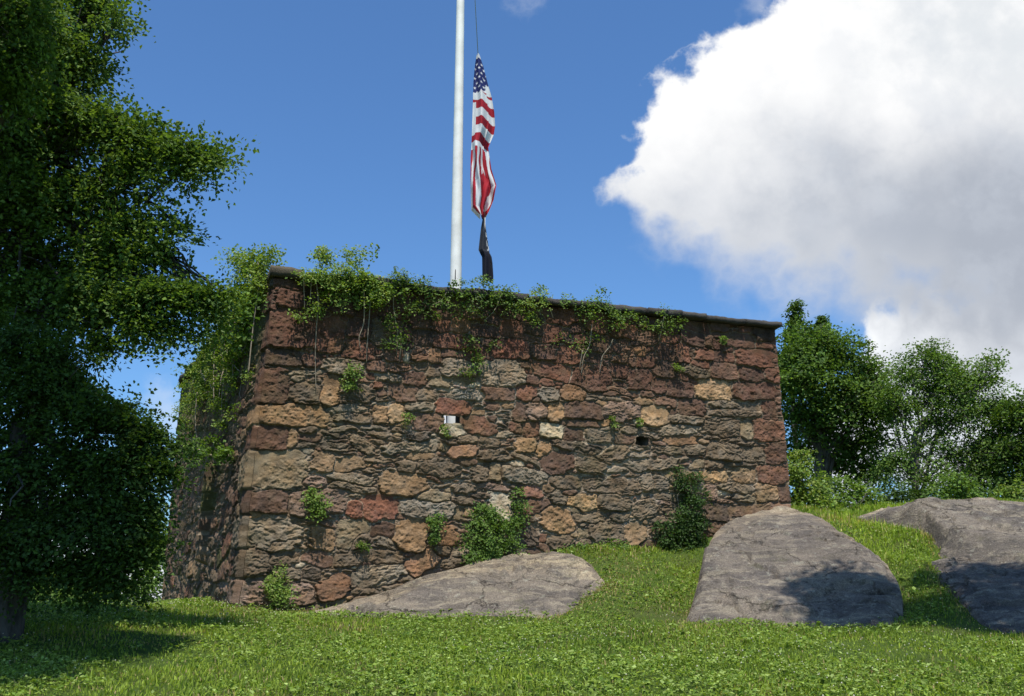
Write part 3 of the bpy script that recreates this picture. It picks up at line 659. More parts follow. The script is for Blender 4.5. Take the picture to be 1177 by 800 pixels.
# ------------------------------------------------------------------ bedrock outcrops
def catmull(P, n):
    P = np.asarray(P, float); k = len(P); t = np.linspace(0, k - 1, n); i = np.clip(t.astype(int), 0, k - 2); f = (t - i)[:, None]
    p0, p1, p2, p3 = P[np.maximum(i - 1, 0)], P[i], P[i + 1], P[np.minimum(i + 2, k - 1)]
    return 0.5 * (2 * p1 + (p2 - p0) * f + (2 * p0 - 5 * p1 + 4 * p2 - p3) * f ** 2 + (3 * p1 - p0 - 3 * p2 + p3) * f ** 3)
def rock(name, spec, label, seed, bulge=0.25, na=200, nb=170, ledge=0.0, back=1.2, rough=1.0, tint=(1, 1, 1), cat='rock', group=None, band=0.8):
    Fr = catmull([pix(*q) for q in spec['front']], na); Cr = catmull([pix(*q) for q in spec['crest']], na)
    V = np.zeros((nb, na, 3))
    for j in range(nb):
        b = j / (nb - 1) * 1.5 - 0.12
        if b < 0: P = Fr + (Fr - Cr) / np.linalg.norm((Fr - Cr)[:, :2], axis=1)[:, None] * b * -2.0 * np.array([1, 1, 0]); P[:, 2] = Fr[:, 2] + b * 2.2
        elif b <= 1:
            P = Fr + (Cr - Fr) * b
            hh = np.linalg.norm(Cr - Fr, axis=1)
            P[:, 2] += bulge * np.sin(b * np.pi) * np.minimum(hh / 3, 1) * (0.6 + 0.4 * (1 - b))
            if ledge: P[:, 2] += ledge * (0.55 * float(sstep(np.array(b), 0.0, 0.10)) * (1 - b) - 0.25 * float(sstep(np.array(b), 0.35, 0.6) * sstep(np.array(b), 0.70, 0.64))) * np.minimum(hh / 3, 1)
        else:
            q = (b - 1) / 0.38; P = Cr + (Cr - Fr) / (np.linalg.norm((Cr - Fr)[:, :2], axis=1)[:, None] + .2) * q * back * np.array([1, 1, 0]); P[:, 2] = Cr[:, 2] - q ** 1.6 * 1.5
        V[j] = P
    x, y, z = V[..., 0], V[..., 1], V[..., 2]
    bb = np.linspace(0, 1, nb)[:, None] * 1.5 - 0.12
    damp = sstep(np.abs(bb - 1), 0.02, 0.25) * 0.6 + 0.4
    z2 = z + rough * damp * (0.16 * fbm(x * 0.8, y * 0.8, seed=seed, oct=3) + 0.085 * fbm(x * 2.2 + y * .6, y * 3.4, seed=seed + 3, oct=5, gain=0.6))
    cr = np.abs(fbm(x * 0.5 + y * 0.35, y * 1.3, seed=seed + 8, oct=3)); z2 -= rough * 0.10 * (1 - sstep(cr, 0.0, 0.03)); c2 = fbm(x * 0.9 - y * .5, y * 0.8 + x * .3, seed=seed + 15, oct=4); z2 += rough * 0.07 * sstep(c2, -0.02, 0.02) * damp
    V[..., 2] = z2
    f2 = fbm(x * 0.7, y * 1.5, seed=seed + 20, oct=4)
    top = sstep(bb + 0.16 * f2, band, band + 0.16) * np.ones_like(x)     # paler buff band along the upper edge
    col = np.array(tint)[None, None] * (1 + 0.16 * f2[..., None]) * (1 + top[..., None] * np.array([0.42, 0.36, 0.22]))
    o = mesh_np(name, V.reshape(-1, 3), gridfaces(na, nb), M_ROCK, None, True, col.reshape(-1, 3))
    ctr = V.reshape(-1, 3).mean(0); ctr[2] = V[..., 2].min()
    o.data.transform(__import__('mathutils').Matrix.Translation(-Vector(ctr))); o.location = ctr
    return tag(o, label, cat, group)
rock('rock_outcrop', rA, 'low grey whaleback rock lying along the foot of the fort\'s front wall', 301, 0.12, band=0.50, tint=(1.08, 1.05, .96))
rock('rock_outcrop', rB, 'large smooth grey rock slab with a tree shadow, below the fort\'s right corner', 317, 0.20, tint=(.99, .965, .89))
rock('rock_outcrop', rC, 'broad grey ledge of rock at the hill crest in front of the green trees', 331, 0.15, ledge=0.75, tint=(1.0, .98, .90))
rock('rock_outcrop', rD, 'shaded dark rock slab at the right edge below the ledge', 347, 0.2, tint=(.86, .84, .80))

# ------------------------------------------------------------------ foliage
def leaf_mesh(P, N, size, base, rngl, droop=0.3, aspect=0.36, fold=0.12):
    """two-triangle folded leaves at P with normals N"""
    n = len(P); N = N / (np.linalg.norm(N, axis=1)[:, None] + 1e-9)
    rd = rngl.normal(size=(n, 3)); rd[:, 2] -= droop
    D = rd - (rd * N).sum(1)[:, None] * N; D /= np.linalg.norm(D, axis=1)[:, None] + 1e-9
    X = np.cross(D, N); s = size[:, None]
    v0 = P; v2 = P + D * s - N * s * 0.12; mid = P + D * s * 0.48
    v1 = mid - X * s * aspect + N * s * fold; v3 = mid + X * s * aspect + N * s * fold
    V = np.stack([v0, v1, v2, v3], 1).reshape(-1, 3)
    i = np.arange(n)[:, None] * 4; T = np.concatenate([i + np.array([[0, 3, 2]]), i + np.array([[0, 2, 1]])], 1).reshape(-1, 3)
    return V, T, np.repeat(base, 4, axis=0)
def tints(n, cols, rngl, var=0.25):
    cols = np.array(cols, float); i = rngl.integers(0, len(cols), n); j = rngl.integers(0, len(cols), n); f = rngl.random(n)[:, None]
    return (cols[i] * f + cols[j] * (1 - f)) * (1 + var * rngl.normal(size=(n, 1))).clip(0.45, 1.7)
def sprays(centers, outward, per, sr, rngl, flat=0.22, up=0.9, out=0.5, stretch=1.3, jit=0.34):
    """leafy twigs: each centre gets a drooping, flattened fan of leaves"""
    m = len(centers); nr = up * np.array([0, 0, 1.0]) + out * outward + 0.35 * rngl.normal(size=(m, 3)); nr /= np.linalg.norm(nr, axis=1)[:, None]
    ax = outward + 0.5 * rngl.normal(size=(m, 3)); ax -= (ax * nr).sum(1)[:, None] * nr; ax /= np.linalg.norm(ax, axis=1)[:, None] + 1e-9
    bx = np.cross(nr, ax)
    sz = sr * rngl.uniform(0.55, 1.35, m)
    q_ = np.sqrt(rngl.random((m, per))); th_ = rngl.uniform(0, 2 * np.pi, (m, per)); a = q_ * np.cos(th_) * stretch; b = q_ * np.sin(th_) * 0.8; c = rngl.normal(size=(m, per)).clip(-1.8, 1.8) * flat * 0.7 - 0.22 * a ** 2
    P = centers[:, None] + sz[:, None, None] * (a[..., None] * ax[:, None] + b[..., None] * bx[:, None] + c[..., None] * nr[:, None])
    N = nr[:, None] + jit * rngl.normal(size=(m, per, 3))
    return P.reshape(-1, 3), N.reshape(-1, 3)
def clump_sprays(c, r, ns, rngl, shell=0.45):
    d = rngl.normal(size=(ns, 3)); d /= np.linalg.norm(d, axis=1)[:, None]
    q = rngl.random(ns) ** shell
    return np.asarray(c) + d * np.asarray(r) * q[:, None], d

def bend(p, q, rngl, k=7, sag=0.1, jit=0.06):
    p, q = np.asarray(p, float), np.asarray(q, float); t = np.linspace(0, 1, k)[:, None]; L = np.linalg.norm(q - p)
    P = p + (q - p) * t; P[:, 2] += sag * L * np.sin(t[:, 0] * np.pi); w = np.sin(t * np.pi); P += w * rngl.normal(size=(k, 3)) * jit * L
    return P
def tree(name, base, fork, clumps, label, seed, leaf=0.09, per=42, spray=0.45, dens=1.0, cols=None, group=None, rt=0.25, bark=None, mat=None, cat='tree', limbs=True, stretch=1.3, flat=0.22, shell=0.45, twig=True, up=0.9, stems=1):
    r = np.random.default_rng(seed); base = np.asarray(base, float); fork = np.asarray(fork, float)
    root = empty(name, base, label, cat, group)
    m = MB(); tr = bend(base - [0, 0, .3], fork, r, 9, 0, 0.012); rad = np.linspace(rt * 1.15, rt * 0.62, 9); rad[0] *= 1.35; m.tube(tr, rad, 10)
    Ps, Ns = [], []
    for c in clumps:
        ctr, rr, ns = np.array(c[:3]), np.array(c[3] if np.ndim(c[3]) else (c[3],) * 3, float), c[4]
        cs, d = clump_sprays(ctr, rr, int(ns * dens), r, shell)
        P, N = sprays(cs, d, per, spray, r, flat=flat, up=up, stretch=stretch); Ps.append(P); Ns.append(N)
        if limbs:
            st = tr[r.integers(4, 9)]; Lb = bend(st, ctr, r, 8, 0.06, 0.035); fc = float(np.clip(rr[0] / 0.6, 0.18, 1)); lr = np.linspace(rt * 0.42, rt * 0.10, 8) * fc; m.tube(Lb, lr, 6)
            for q in range(4):
                e = ctr + r.normal(size=3) * rr * 0.6; m.tube(bend(Lb[r.integers(4, 8)], e, r, 6, 0.05, 0.06), np.linspace(rt * 0.12, rt * 0.025, 6) * fc, 5)
            if twig:
                for q in r.choice(len(cs), min(len(cs), 26), replace=False): m.tube(bend(Lb[r.integers(5, 8)], cs[q], r, 5, 0.04, 0.06), np.linspace(rt * 0.06 + .004, 0.004, 5), 4, False)
    m.build('trunk', bark or M_BARK, root)
    P, N = np.vstack(Ps), np.vstack(Ns)
    V, T, cc = leaf_mesh(P, N, leaf * r.uniform(0.65, 1.3, len(P)), tints(len(P), cols, r), r)
    mesh_np('crown', V, T, mat or M_LEAF, root, False, cc)
    return root
def px_clump(px, py, Y, rpx, n, squash=0.75, ydeep=1.0):
    p = pix(px, py, Y); m_ = rpx / F * Y / 0.97
    return (p[0], p[1], p[2], (m_, m_ * ydeep, m_ * squash), n)

DK_GREEN = [(0.040, 0.076, 0.014), (0.056, 0.100, 0.018), (0.072, 0.120, 0.022), (0.046, 0.084, 0.022)]
OAK_GREEN = [(0.075, 0.135, 0.026), (0.115, 0.19, 0.034), (0.155, 0.23, 0.044), (0.080, 0.14, 0.038)]
MID_GREEN = [(0.12, 0.20, 0.036), (0.155, 0.24, 0.044), (0.090, 0.165, 0.034)]
VINE_GREEN = [(0.15, 0.235, 0.042), (0.20, 0.28, 0.05), (0.115, 0.195, 0.036), (0.25, 0.30, 0.07)]

# the big tree whose boughs reach in from the left
oy = 12.5
oak = [px_clump(q[0], q[1], q[2], max(q[3] - (18 if q[0] + q[3] > 140 else 4), 5), q[4]) for q in [
    (-60,-60,13,110,70), (60,-30,12.6,80,60), (105,5,12.4,42,34), (133,26,12.2,18,11), (40,60,12.8,80,60), (95,75,12.3,48,34), (-40,90,13.2,100,60), (60,140,12.4,80,60),
    (118,140,12,42,34), (160,155,11.9,36,28), (200,172,11.8,28,17), (235,181,11.8,17,9), (150,195,12,50,34), (205,200,11.9,20,9), (20,210,12.6,85,62), (95,225,12.2,62,46), (150,255,12,30,17), (205,262,12,22,9), (176,258,12,22,9),
    (40,290,12.4,90,62), (125,290,12.1,52,38), (172,295,12,26,15), (170,340,12,45,28), (215,340,12,32,18), (242,352,12.1,18,9), (110,345,12.1,62,46), (60,360,12.2,80,50), (175,378,12.1,38,20), (-30,200,13,90,50), (-60,300,13,90,50), (215,385,12.2,22,8),
    (-150,0,13.4,130,60), (-150,180,13.4,130,60), (0,-160,13,130,70), (-200,-140,13.6,150,60),(10,120,12.9,70,44),(8,30,11.5,46,34),(22,12,10.2,38,34),(22,62,10.4,34,30),(10,105,10.6,30,22),(20,95,11.5,44,34),(5,150,11.5,46,34),(15,205,11.6,44,30),(-30,60,11.5,50,30),(45,10,11.6,40,26),(60,120,11.7,40,26),(30,240,12.9,80,50),(70,320,12.6,60,40),(20,350,12.7,70,46),(90,150,12.6,50,34),(60,60,12.9,60,36),(220,178,11.8,24,14),(246,183,11.8,14,7),(215,338,12.1,26,14),(235,345,12.1,24,12),(255,338,12.1,14,6),(140,350,12,40,24),(118,398,12.1,30,12)]]
for (px, py, Y, r_, n) in [(-20,745,11.6,.6,68),(30,735,12,.55,68),(80,732,12.2,.5,60),(20,760,10.8,.6,68),(75,755,11,.5,56),(120,748,11.4,.4,36),(-10,785,9.8,.6,68),(40,778,10,.45,44),(60,742,11.6,.5,50),(100,738,11.8,.45,44),(0,770,10.4,.6,50)]:
    _g = pix(px, py, Y); _p = _g + SUNDIR * ((10.2 - _g[2]) / SUNDIR[2]); oak.append((_p[0], _p[1], _p[2], (r_, r_, r_ * .6), n))
tb = pix(-95, 700, 13.2); tree('shade_tree', (tb[0], tb[1], gz(tb[0], tb[1])), (tb[0] + .3, tb[1], 8.2), oak, 'tall dark tree at the left edge with long leafy boughs against the sky', 101, 0.062, 84, 0.36, 0.85, OAK_GREEN, rt=0.34, shell=0.6, flat=0.22, up=0.8, stretch=1.5)
low = [px_clump(q[0] - (12 if q[0] > 90 else 0), q[1], q[2], max(q[3] - (16 if q[0] + q[3] > 130 else 3), 5), q[4]) for q in [
    (20,400,11.6,55,36), (65,415,11.5,40,26), (-30,440,11.7,70,40), (50,460,11.6,65,46), (100,470,11.4,45,32), (140,480,11.3,42,30), (175,500,11.3,34,22), (190,540,11.3,26,16), (150,540,11.3,50,36), (90,540,11.4,62,46),
    (20,540,11.6,75,50), (170,590,11.3,36,26), (120,600,11.3,55,40), (60,610,11.4,60,44), (0,620,11.6,70,44), (175,630,11.3,24,14), (140,650,11.3,34,22), (90,660,11.4,42,26), (30,655,11.5,40,20), (-60,560,11.8,90,50), (150,675,11.3,16,6), (60,440,11.5,44,24), (205,520,11.4,14,6)]]
tb = pix(8, 712, 11.8); tree('understory_tree', (tb[0], tb[1], gz(tb[0], tb[1])), (tb[0] - .1, tb[1], 3.6), low, 'low dense dark tree with drooping foliage down to the grass at the left edge', 102, 0.054, 100, 0.32, 1.0, DK_GREEN + OAK_GREEN[:1], rt=0.2, shell=0.6, flat=0.22, up=0.8, stretch=1.5)
sp_ = [px_clump(238, 522, 15.4, 20, 7, 0.4), px_clump(265, 524, 15.4, 12, 4, 0.5), px_clump(215, 516, 15.3, 14, 5, .5)]

# trees behind the crest on the right
def right_tree(name, tpx, tY, clumps, label, seed, leaf, cols, rt, per=64, spray=0.75, bark=None, shell=0.5, zf=None, group='trees behind the hill crest'):
    t = pix(tpx, 600, tY); zb = gz(t[0], t[1]); f = pix(tpx, zf or 520, tY)
    return tree(name, (t[0], t[1], zb), f, [px_clump(*c) for c in clumps], label, seed, leaf, per, spray, 1.0, cols, group, rt, bark, shell=shell)
right_tree('broadleaf_tree', 943, 33, [(925,405,32.5,34,30), (960,405,33,36,34), (990,435,33,34,30), (905,425,33,24,20), (930,440,32,44,40), (975,460,32.5,44,38), (1005,470,33,26,20), (915,480,33,32,24), (955,490,33,40,28), (990,510,33,34,24), (915,520,34,26,14), (960,535,34,46,24), (1000,550,34,34,18),(930,390,33,24,18),(885,440,33.5,26,14)],
           'rounded dark green tree right beside the fort\'s corner', 111, 0.12, MID_GREEN + MID_GREEN + DK_GREEN, 0.26, per=96, zf=500)
right_tree('conical_tree', 912, 38, [(914,349,38,2,4,2), (914,356,38,4,9,1.4), (913,368,38,6,18,1.3), (912,385,38,11,40), (912,410,38,18,60), (944,368,38,3,6,1.6), (944,376,38,6,14,1.2), (944,390,38,12,34), (946,408,38,20,50)],
           'narrow pointed treetop rising above the rounded tree', 112, 0.11, DK_GREEN + MID_GREEN, 0.12, per=60, spray=0.26, zf=420)
right_tree('open_tree', 1050, 31, [(1062,405,31,20,12), (1085,420,31,26,18), (1045,430,31,28,18), (1070,445,31,38,26), (1105,440,31,30,20), (1138,418,31,14,8), (1130,440,31,26,18), (1035,470,31,34,20), (1075,485,31,42,22), (1115,475,31,38,24), (1145,470,31,24,16), (1040,515,31,34,17), (1090,525,31,44,20), (1130,510,31,32,18), (1060,555,31,40,18), (1110,560,31,34,22), (1020,450,31,18,9), (1145,530,31,28,20), (1120,540,31.5,36,24), (1020,540,31.5,30,20), (1150,500,31,20,14), (1085,455,31.5,40,24)],
           'thin pale green tree with bare grey branches showing, right of the rounded tree', 113, 0.085, [(0.125, 0.205, 0.044), (0.165, 0.25, 0.054), (0.095, 0.17, 0.036)], 0.13, per=100, spray=0.55, bark=M_GBARK, shell=0.7, zf=500)
right_tree('edge_tree', 1200, 30, [(1170,480,30,22,18), (1200,470,30,40,30), (1165,520,30,26,20), (1195,530,30,44,34), (1158,555,30,22,14), (1185,565,30,34,20), (1240,500,30,50,24)],
           'dark leafy tree cut by the right edge of the picture', 114, 0.11, DK_GREEN + MID_GREEN, 0.2, per=100, zf=520)
# a tree just outside the view on the right that throws its shade over the rocks
shade = []
rr_ = np.random.default_rng(3)
def over(px, py, Y, h):   # point on the ground at that spot of the photo, carried up towards the sun to height h
    p = pix(px, py, Y); k = (h - p[2]) / SUNDIR[2]; return p + SUNDIR * k
for (px, py, Y, h, r_, n) in [(935,676,15.0,11.6,.36,16),(960,672,15.2,11.6,.4,18),(985,680,14.9,11.6,.45,20),(1010,686,14.7,11.6,.45,20),(945,700,14.2,11.6,.35,14),(975,704,14.1,11.6,.35,14),(1000,708,14.1,11.6,.35,14),(925,690,14.5,11.6,.30,10), (955,688,14.6,11.6,.42,15), (985,692,14.5,11.6,.40,14), (1010,700,14.2,11.6,.4,14), (1045,690,14.9,11.6,.55,22), (1085,668,15.7,11.6,.6,26), (1130,665,15.8,11.6,.8,40), (1180,670,15.6,11.6,.9,50), (1130,700,14.6,11.6,.8,40), (1190,705,14.4,11.6,1.0,50), (1250,680,15,11.6,1.2,60), (1110,712,14.1,11.6,.45,18), (1060,712,14.2,11.6,.35,12), (1320,690,15,11.6,1.5,60)]:
    p = over(px, py, Y, h); shade.append((p[0], p[1], p[2], (r_, r_, r_ * 0.6), n))
tree('roadside_tree', (10.5, 9.5, gz(10.5, 9.5)), (10.3, 9.8, 9.5), shade, 'tree outside the right edge whose crown shades the rocks', 115, 0.10, 40, 0.35, 1.0, DK_GREEN, rt=0.3)

# shrubs
def shrub(name, px, py, Y, blobs, label, seed, leaf, cols, per=30, spray=0.3, cat='shrub', group=None, mat=None, shell=0.5, flat=0.25, up=0.9):
    r = np.random.default_rng(seed); b = pix(px, py, Y); root = empty(name, b, label, cat, group)
    m = MB(); Ps, Ns = [], []
    for (x, y, yy, rp, n) in [q[:5] for q in blobs]:
        c = px_clump(x, y, yy, rp, n, 0.85); ctr = np.array(c[:3]); rr = np.array(c[3])
        cs, d = clump_sprays(ctr, rr, n, r, shell); P, N = sprays(cs, d, per, spray, r, flat=flat, up=up); Ps.append(P); Ns.append(N)
        for q in r.choice(len(cs), min(len(cs), 7), replace=False): m.tube(bend(b + r.normal(size=3) * .05 * [1, 1, 0], cs[q], r, 6, 0.05, 0.05), np.linspace(0.016, 0.004, 6), 5)
    m.build('stem', M_BARK, root)
    P, N = np.vstack(Ps), np.vstack(Ns); V, T, cc = leaf_mesh(P, N, leaf * r.uniform(.6, 1.35, len(P)), tints(len(P), cols, r), r)
    mesh_np('foliage', V, T, mat or M_VINE, root, False, cc); return root
G2 = 'bushes behind the rocks on the crest'
shrub('bush', 925, 595, 22.5, [(915,545,22.5,22,34), (930,570,22.3,26,40), (910,580,22.3,18,24), (945,590,22,24,34), (918,525,22.8,10,10)], 'bright green bush against the fort\'s right corner', 121, 0.085, VINE_GREEN, group=G2)
shrub('bush', 965, 600, 23, [(955,565,24,26,36), (985,572,24,24,32), (965,590,23,26,34), (1000,580,24,16,18)], 'green bush in the gap between the fort and the long ledge', 122, 0.085, MID_GREEN + VINE_GREEN[:2], group=G2)
shrub('bush', 1105, 590, 24.5, [(1100,560,24.5,22,26), (1120,572,24.5,26,28), (1080,574,24.5,18,18)], 'round low bush behind the middle of the ledge', 123, 0.085, MID_GREEN, group=G2)
shrub('bush', 1165, 590, 24, [(1165,572,24,22,26), (1185,570,24,26,28)], 'grassy bush at the right end of the ledge', 124, 0.08, VINE_GREEN, group=G2)
shrub('bush', 1040, 595, 25, [(1035,572,25,20,22), (1015,576,25,16,16), (1055,576,25,14,14)], 'dark low bush under the pale open tree', 125, 0.085, DK_GREEN, group=G2)
# far greenery beyond the hill on the left
for i, (px, py, Y, s_, lab) in enumerate([(20, 668, 60, 46, 'distant tree seen under the boughs at the far left'), (95, 662, 64, 50, 'distant tree behind the low dark tree'), (172, 622, 58, 44, 'distant tree beside the fort\'s far corner')]):
    b = pix(px, 715, Y); tree('distant_tree', (b[0], b[1], gz(b[0], b[1])), pix(px, py + 10, Y), [px_clump(px, py, Y, s_ * .8, 40), px_clump(px + 22, py + 10, Y, s_ * .6, 26), px_clump(px - 24, py + 8, Y, s_ * .6, 26)], lab, 130 + i, 0.32, 26, 0.9, 1, MID_GREEN, 'distant trees left of the fort', 0.2)

G3 = 'distant bushes left of the fort'
shrub('bush', 165, 700, 36, [(165,672,36,26,30), (185,665,36.5,24,26), (145,680,36,20,20), (178,640,37,18,16)], 'far bush between the low dark tree and the fort', 141, 0.12, MID_GREEN + VINE_GREEN[:1], spray=0.45, group=G3)
shrub('bush', 75, 705, 38, [(75,685,38,26,24), (100,682,38,22,20), (50,690,38,18,14)], 'far bush below the low dark tree\'s crown', 142, 0.12, MID_GREEN, spray=0.45, group=G3)

# ------------------------------------------------------------------ vines on the fort
def on_wall(px, py, off=0.08):
    s, t = px2wall(px, py); return wpt(s * Lf, t * Hf, off)
def vine(name, blobs, stems, label, seed, leaf=0.052, cols=VINE_GREEN, per=46, spray=0.19, group=None, cat='vine', root_at=None, flat=0.3, thin=1.0):
    """blobs: (px, py, r_px, sprays, stand-off); stems: list of pixel polylines hanging in front of the wall"""
    r = np.random.default_rng(seed); b = on_wall(blobs[0][0], blobs[0][1], 0.0) if root_at is None else root_at
    root = empty(name, b, label, cat, group); Ps, Ns = [], []
    for (x, y, rp, n, off) in blobs:
        c = on_wall(x, y, off); m_ = rp / F * c[1] / 0.97
        cs, d = clump_sprays(c, (m_, 0.10 + m_ * 0.35, m_ * 0.8), max(2, int(n * thin)), r, 0.6); dd = d * .5 + np.array([nF[0], nF[1], 0.15])
        P, N = sprays(cs, dd, per, spray, r, flat=flat, up=0.8, out=0.45); Ps.append(P); Ns.append(N)
    m = MB()
    for s_ in stems:
        P = np.array([on_wall(x, y, 0.17 - 0.10 * k / max(1, len(s_) - 1)) for k, (x, y) in enumerate(s_)])
        m.tube(catmull(P, 4 * len(P)), np.linspace(0.011, 0.006, 4 * len(P)), 5)
    if not stems:
        for q in range(3): m.tube(bend(b, Ps[0][r.integers(len(Ps[0]))], r, 5), np.linspace(0.008, 0.003, 5), 4)
    m.build('stem', M_STEM, root)
    P, N = np.vstack(Ps), np.vstack(Ns); V, T, cc = leaf_mesh(P, N, leaf * r.uniform(.6, 1.3, len(P)), tints(len(P), cols, r), r)
    mesh_np('foliage', V, T, M_VINE, root, False, cc); return root
GV = 'vines hanging over the fort\'s rim'
top = 0.22
vine('hanging_vine', [(385,318,26,24,top), (360,322,18,14,top), (410,322,26,22,top), (375,297,12,7,.1), (368,289,8,4,.05), (408,297,14,7,.1), (400,290,8,4,.05), (430,330,18,14,top), (380,335,18,10,.2), (415,340,18,9,.2), (355,352,9,3,.2), (362,360,7,3,.2), (385,348,10,4,.2), (345,366,7,2,.15), (430,350,10,6,.2)],
     [[(347,325),(348,340),(349,356)], [(361,325),(364,350),(362,380),(361,410),(362,450)], [(384,322),(384,345)], [(416,335),(416,372),(411,390),(414,406)], [(424,335),(422,370),(420,400),(420,418)], [(356,325),(355,352)]], 'bushy vine with upright sprigs over the rim near the left front corner', 201, cols=[tuple(v * 1.15 for v in c) for c in VINE_GREEN], group=GV)
vine('hanging_vine', [(460,325,22,20,top), (445,330,14,10,top), (480,330,18,14,top), (455,345,16,10,.2), (490,345,18,12,.2), (450,368,12,6,.18), (470,362,14,8,.18), (487,362,14,8,.18), (453,385,12,6,.15), (460,395,10,5,.15), (440,398,8,4,.15)],
     [[(451,330),(450,355),(455,385),(454,410)], [(512,335),(505,347),(493,353)], [(447,345),(441,353)], [(459,395),(457,418)]], 'trailing vine with long tail just left of the flagpole', 202, group=GV, thin=0.62, per=36, cols=VINE_GREEN[:3] + DK_GREEN[:2])
vine('hanging_vine', [(520,338,16,12,top), (545,336,22,18,top), (575,340,20,16,top), (530,352,20,12,.2), (560,352,22,14,.2), (585,352,16,10,.2), (512,358,10,5,.18), (545,362,14,6,.18), (538,392,8,5,.1), (540,404,9,5,.1), (563,396,6,3,.1)],
     [[(573,340),(566,358),(554,370)], [(512,350),(513,362)]], 'dark vine mat on the rim directly below the two flags', 203, group=GV, thin=0.6, per=34, cols=VINE_GREEN[:3] + DK_GREEN[:2])
vine('hanging_vine', [(614,338,11,11,top), (612,350,12,9,.2), (608,362,10,7,.18), (615,372,7,4,.15), (600,352,12,7,.2)], [[(628,358),(634,367)]], 'small tufted vine on the rim between two larger ones', 204, group=GV, thin=0.6, per=34)
vine('hanging_vine', [(680,350,16,14,top), (665,355,14,11,top), (695,358,16,13,top), (650,350,14,9,top), (712,362,16,12,top), (670,365,16,9,.2), (700,372,16,9,.2), (718,366,12,7,.2), (735,375,10,5,.18), (638,392,7,5,.12), (666,394,9,6,.12), (680,388,10,5,.15)],
     [[(676,375),(674,398),(668,412),(666,432)], [(700,392),(697,400),(689,412),(687,430)], [(665,405),(664,425)]], 'wide vine with two bare stems dangling, right of the middle of the rim', 205, group=GV, thin=0.5, per=34, cols=VINE_GREEN[:3] + DK_GREEN[:1])
vine('hanging_vine', [(757,365,11,9,top), (755,378,10,6,.2), (768,378,10,6,.2), (775,372,8,4,.2), (745,375,8,3,.18)], [[(758,366),(757,380),(755,392)]], 'small ragged vine nearest the bare end of the coping', 206, group=GV, thin=0.55, per=34, cols=VINE_GREEN[:3] + DK_GREEN[:2])

# creepers over the left wall
def creeper(name, blobs, label, seed, stems=(), leaf=0.058, cols=VINE_GREEN, per=52, spray=0.26):
    r = np.random.default_rng(seed); b = pix(*blobs[0][:3]); root = empty(name, b, label, 'creeper', 'creepers spilling over the shaded side wall'); Ps, Ns = [], []
    m = MB()
    for (x, y, Y, rp, n) in blobs:
        c = px_clump(x, y, Y, rp, n, 0.9); cs, d = clump_sprays(c[:3], c[3], n, r, 0.6); P, N = sprays(cs, d, per, spray, r, flat=0.3, up=0.9, out=.4); Ps.append(P); Ns.append(N)
        m.tube(bend(b, c[:3], r, 8, 0.03, 0.03), np.linspace(0.02, 0.006, 8), 5)
        for q in r.choice(len(cs), min(4, len(cs)), replace=False): m.tube(bend(c[:3], cs[q], r, 5), np.linspace(0.007, 0.003, 5), 4)
    for s_ in stems: P = np.array([pix(*q) for q in s_]); m.tube(catmull(P, 4 * len(P)), 0.012, 5)
    m.build('stem', M_STEM, root)
    P, N = np.vstack(Ps), np.vstack(Ns); V, T, cc = leaf_mesh(P, N, leaf * r.uniform(.6, 1.3, len(P)), tints(len(P), cols, r), r)
    mesh_np('foliage', V, T, M_VINE, root, False, cc); return root
creeper('wall_creeper', [(300,320,17.2,20,20), (285,308,17.6,20,18), (272,296,17.8,10,6), (310,297,17.2,14,10), (295,300,17.4,14,9), (283,335,17.8,22,22), (290,355,17.6,18,16), (272,350,18.2,20,18), (296,338,17.2,14,9), (268,300,18,8,4)],
        'upper tuft of bright creeper standing above the wall corner', 211, cols=[tuple(v * 1.15 for v in c) for c in VINE_GREEN], stems= [[(297,330,17.1), (290,380,17.2), (285,430,17.2)]])
creeper('wall_creeper', [(258,370,19.4,22,20), (245,355,20,14,9), (275,375,18.4,22,20), (250,395,19.6,24,22), (235,345,20.4,10,5), (270,400,18.6,20,16), (262,420,19,20,14), (240,410,20.6,16,10),(268,440,18.5,14,8),(250,465,19.1,12,6),(283,395,17.9,14,9),(290,430,17.5,9,4),(278,470,18.0,9,4),(255,490,18.9,9,4)],
        'broad creeper hanging over the middle of the shaded side wall', 212, [[(246,400,19.4), (245,440,19.3), (246,470,19.3)]])
creeper('wall_creeper', [(228,425,21.6,18,14), (220,445,22.4,14,9), (235,440,21,16,10), (225,460,22.2,14,8), (245,450,20.4,14,7), (214,470,23,10,4), (212,488,23.4,8,4)],
        'lower creeper trailing towards the far end of the side wall', 213, [[(226,450,21.4), (224,480,21.4), (226,505,21.4)]])
creeper('wall_creeper', [(238,522,18.9,20,8), (262,525,18.0,14,5), (222,515,19.6,14,5)], 'dark sprig across the middle of the shaded side wall', 214, [], 0.08, MID_GREEN)

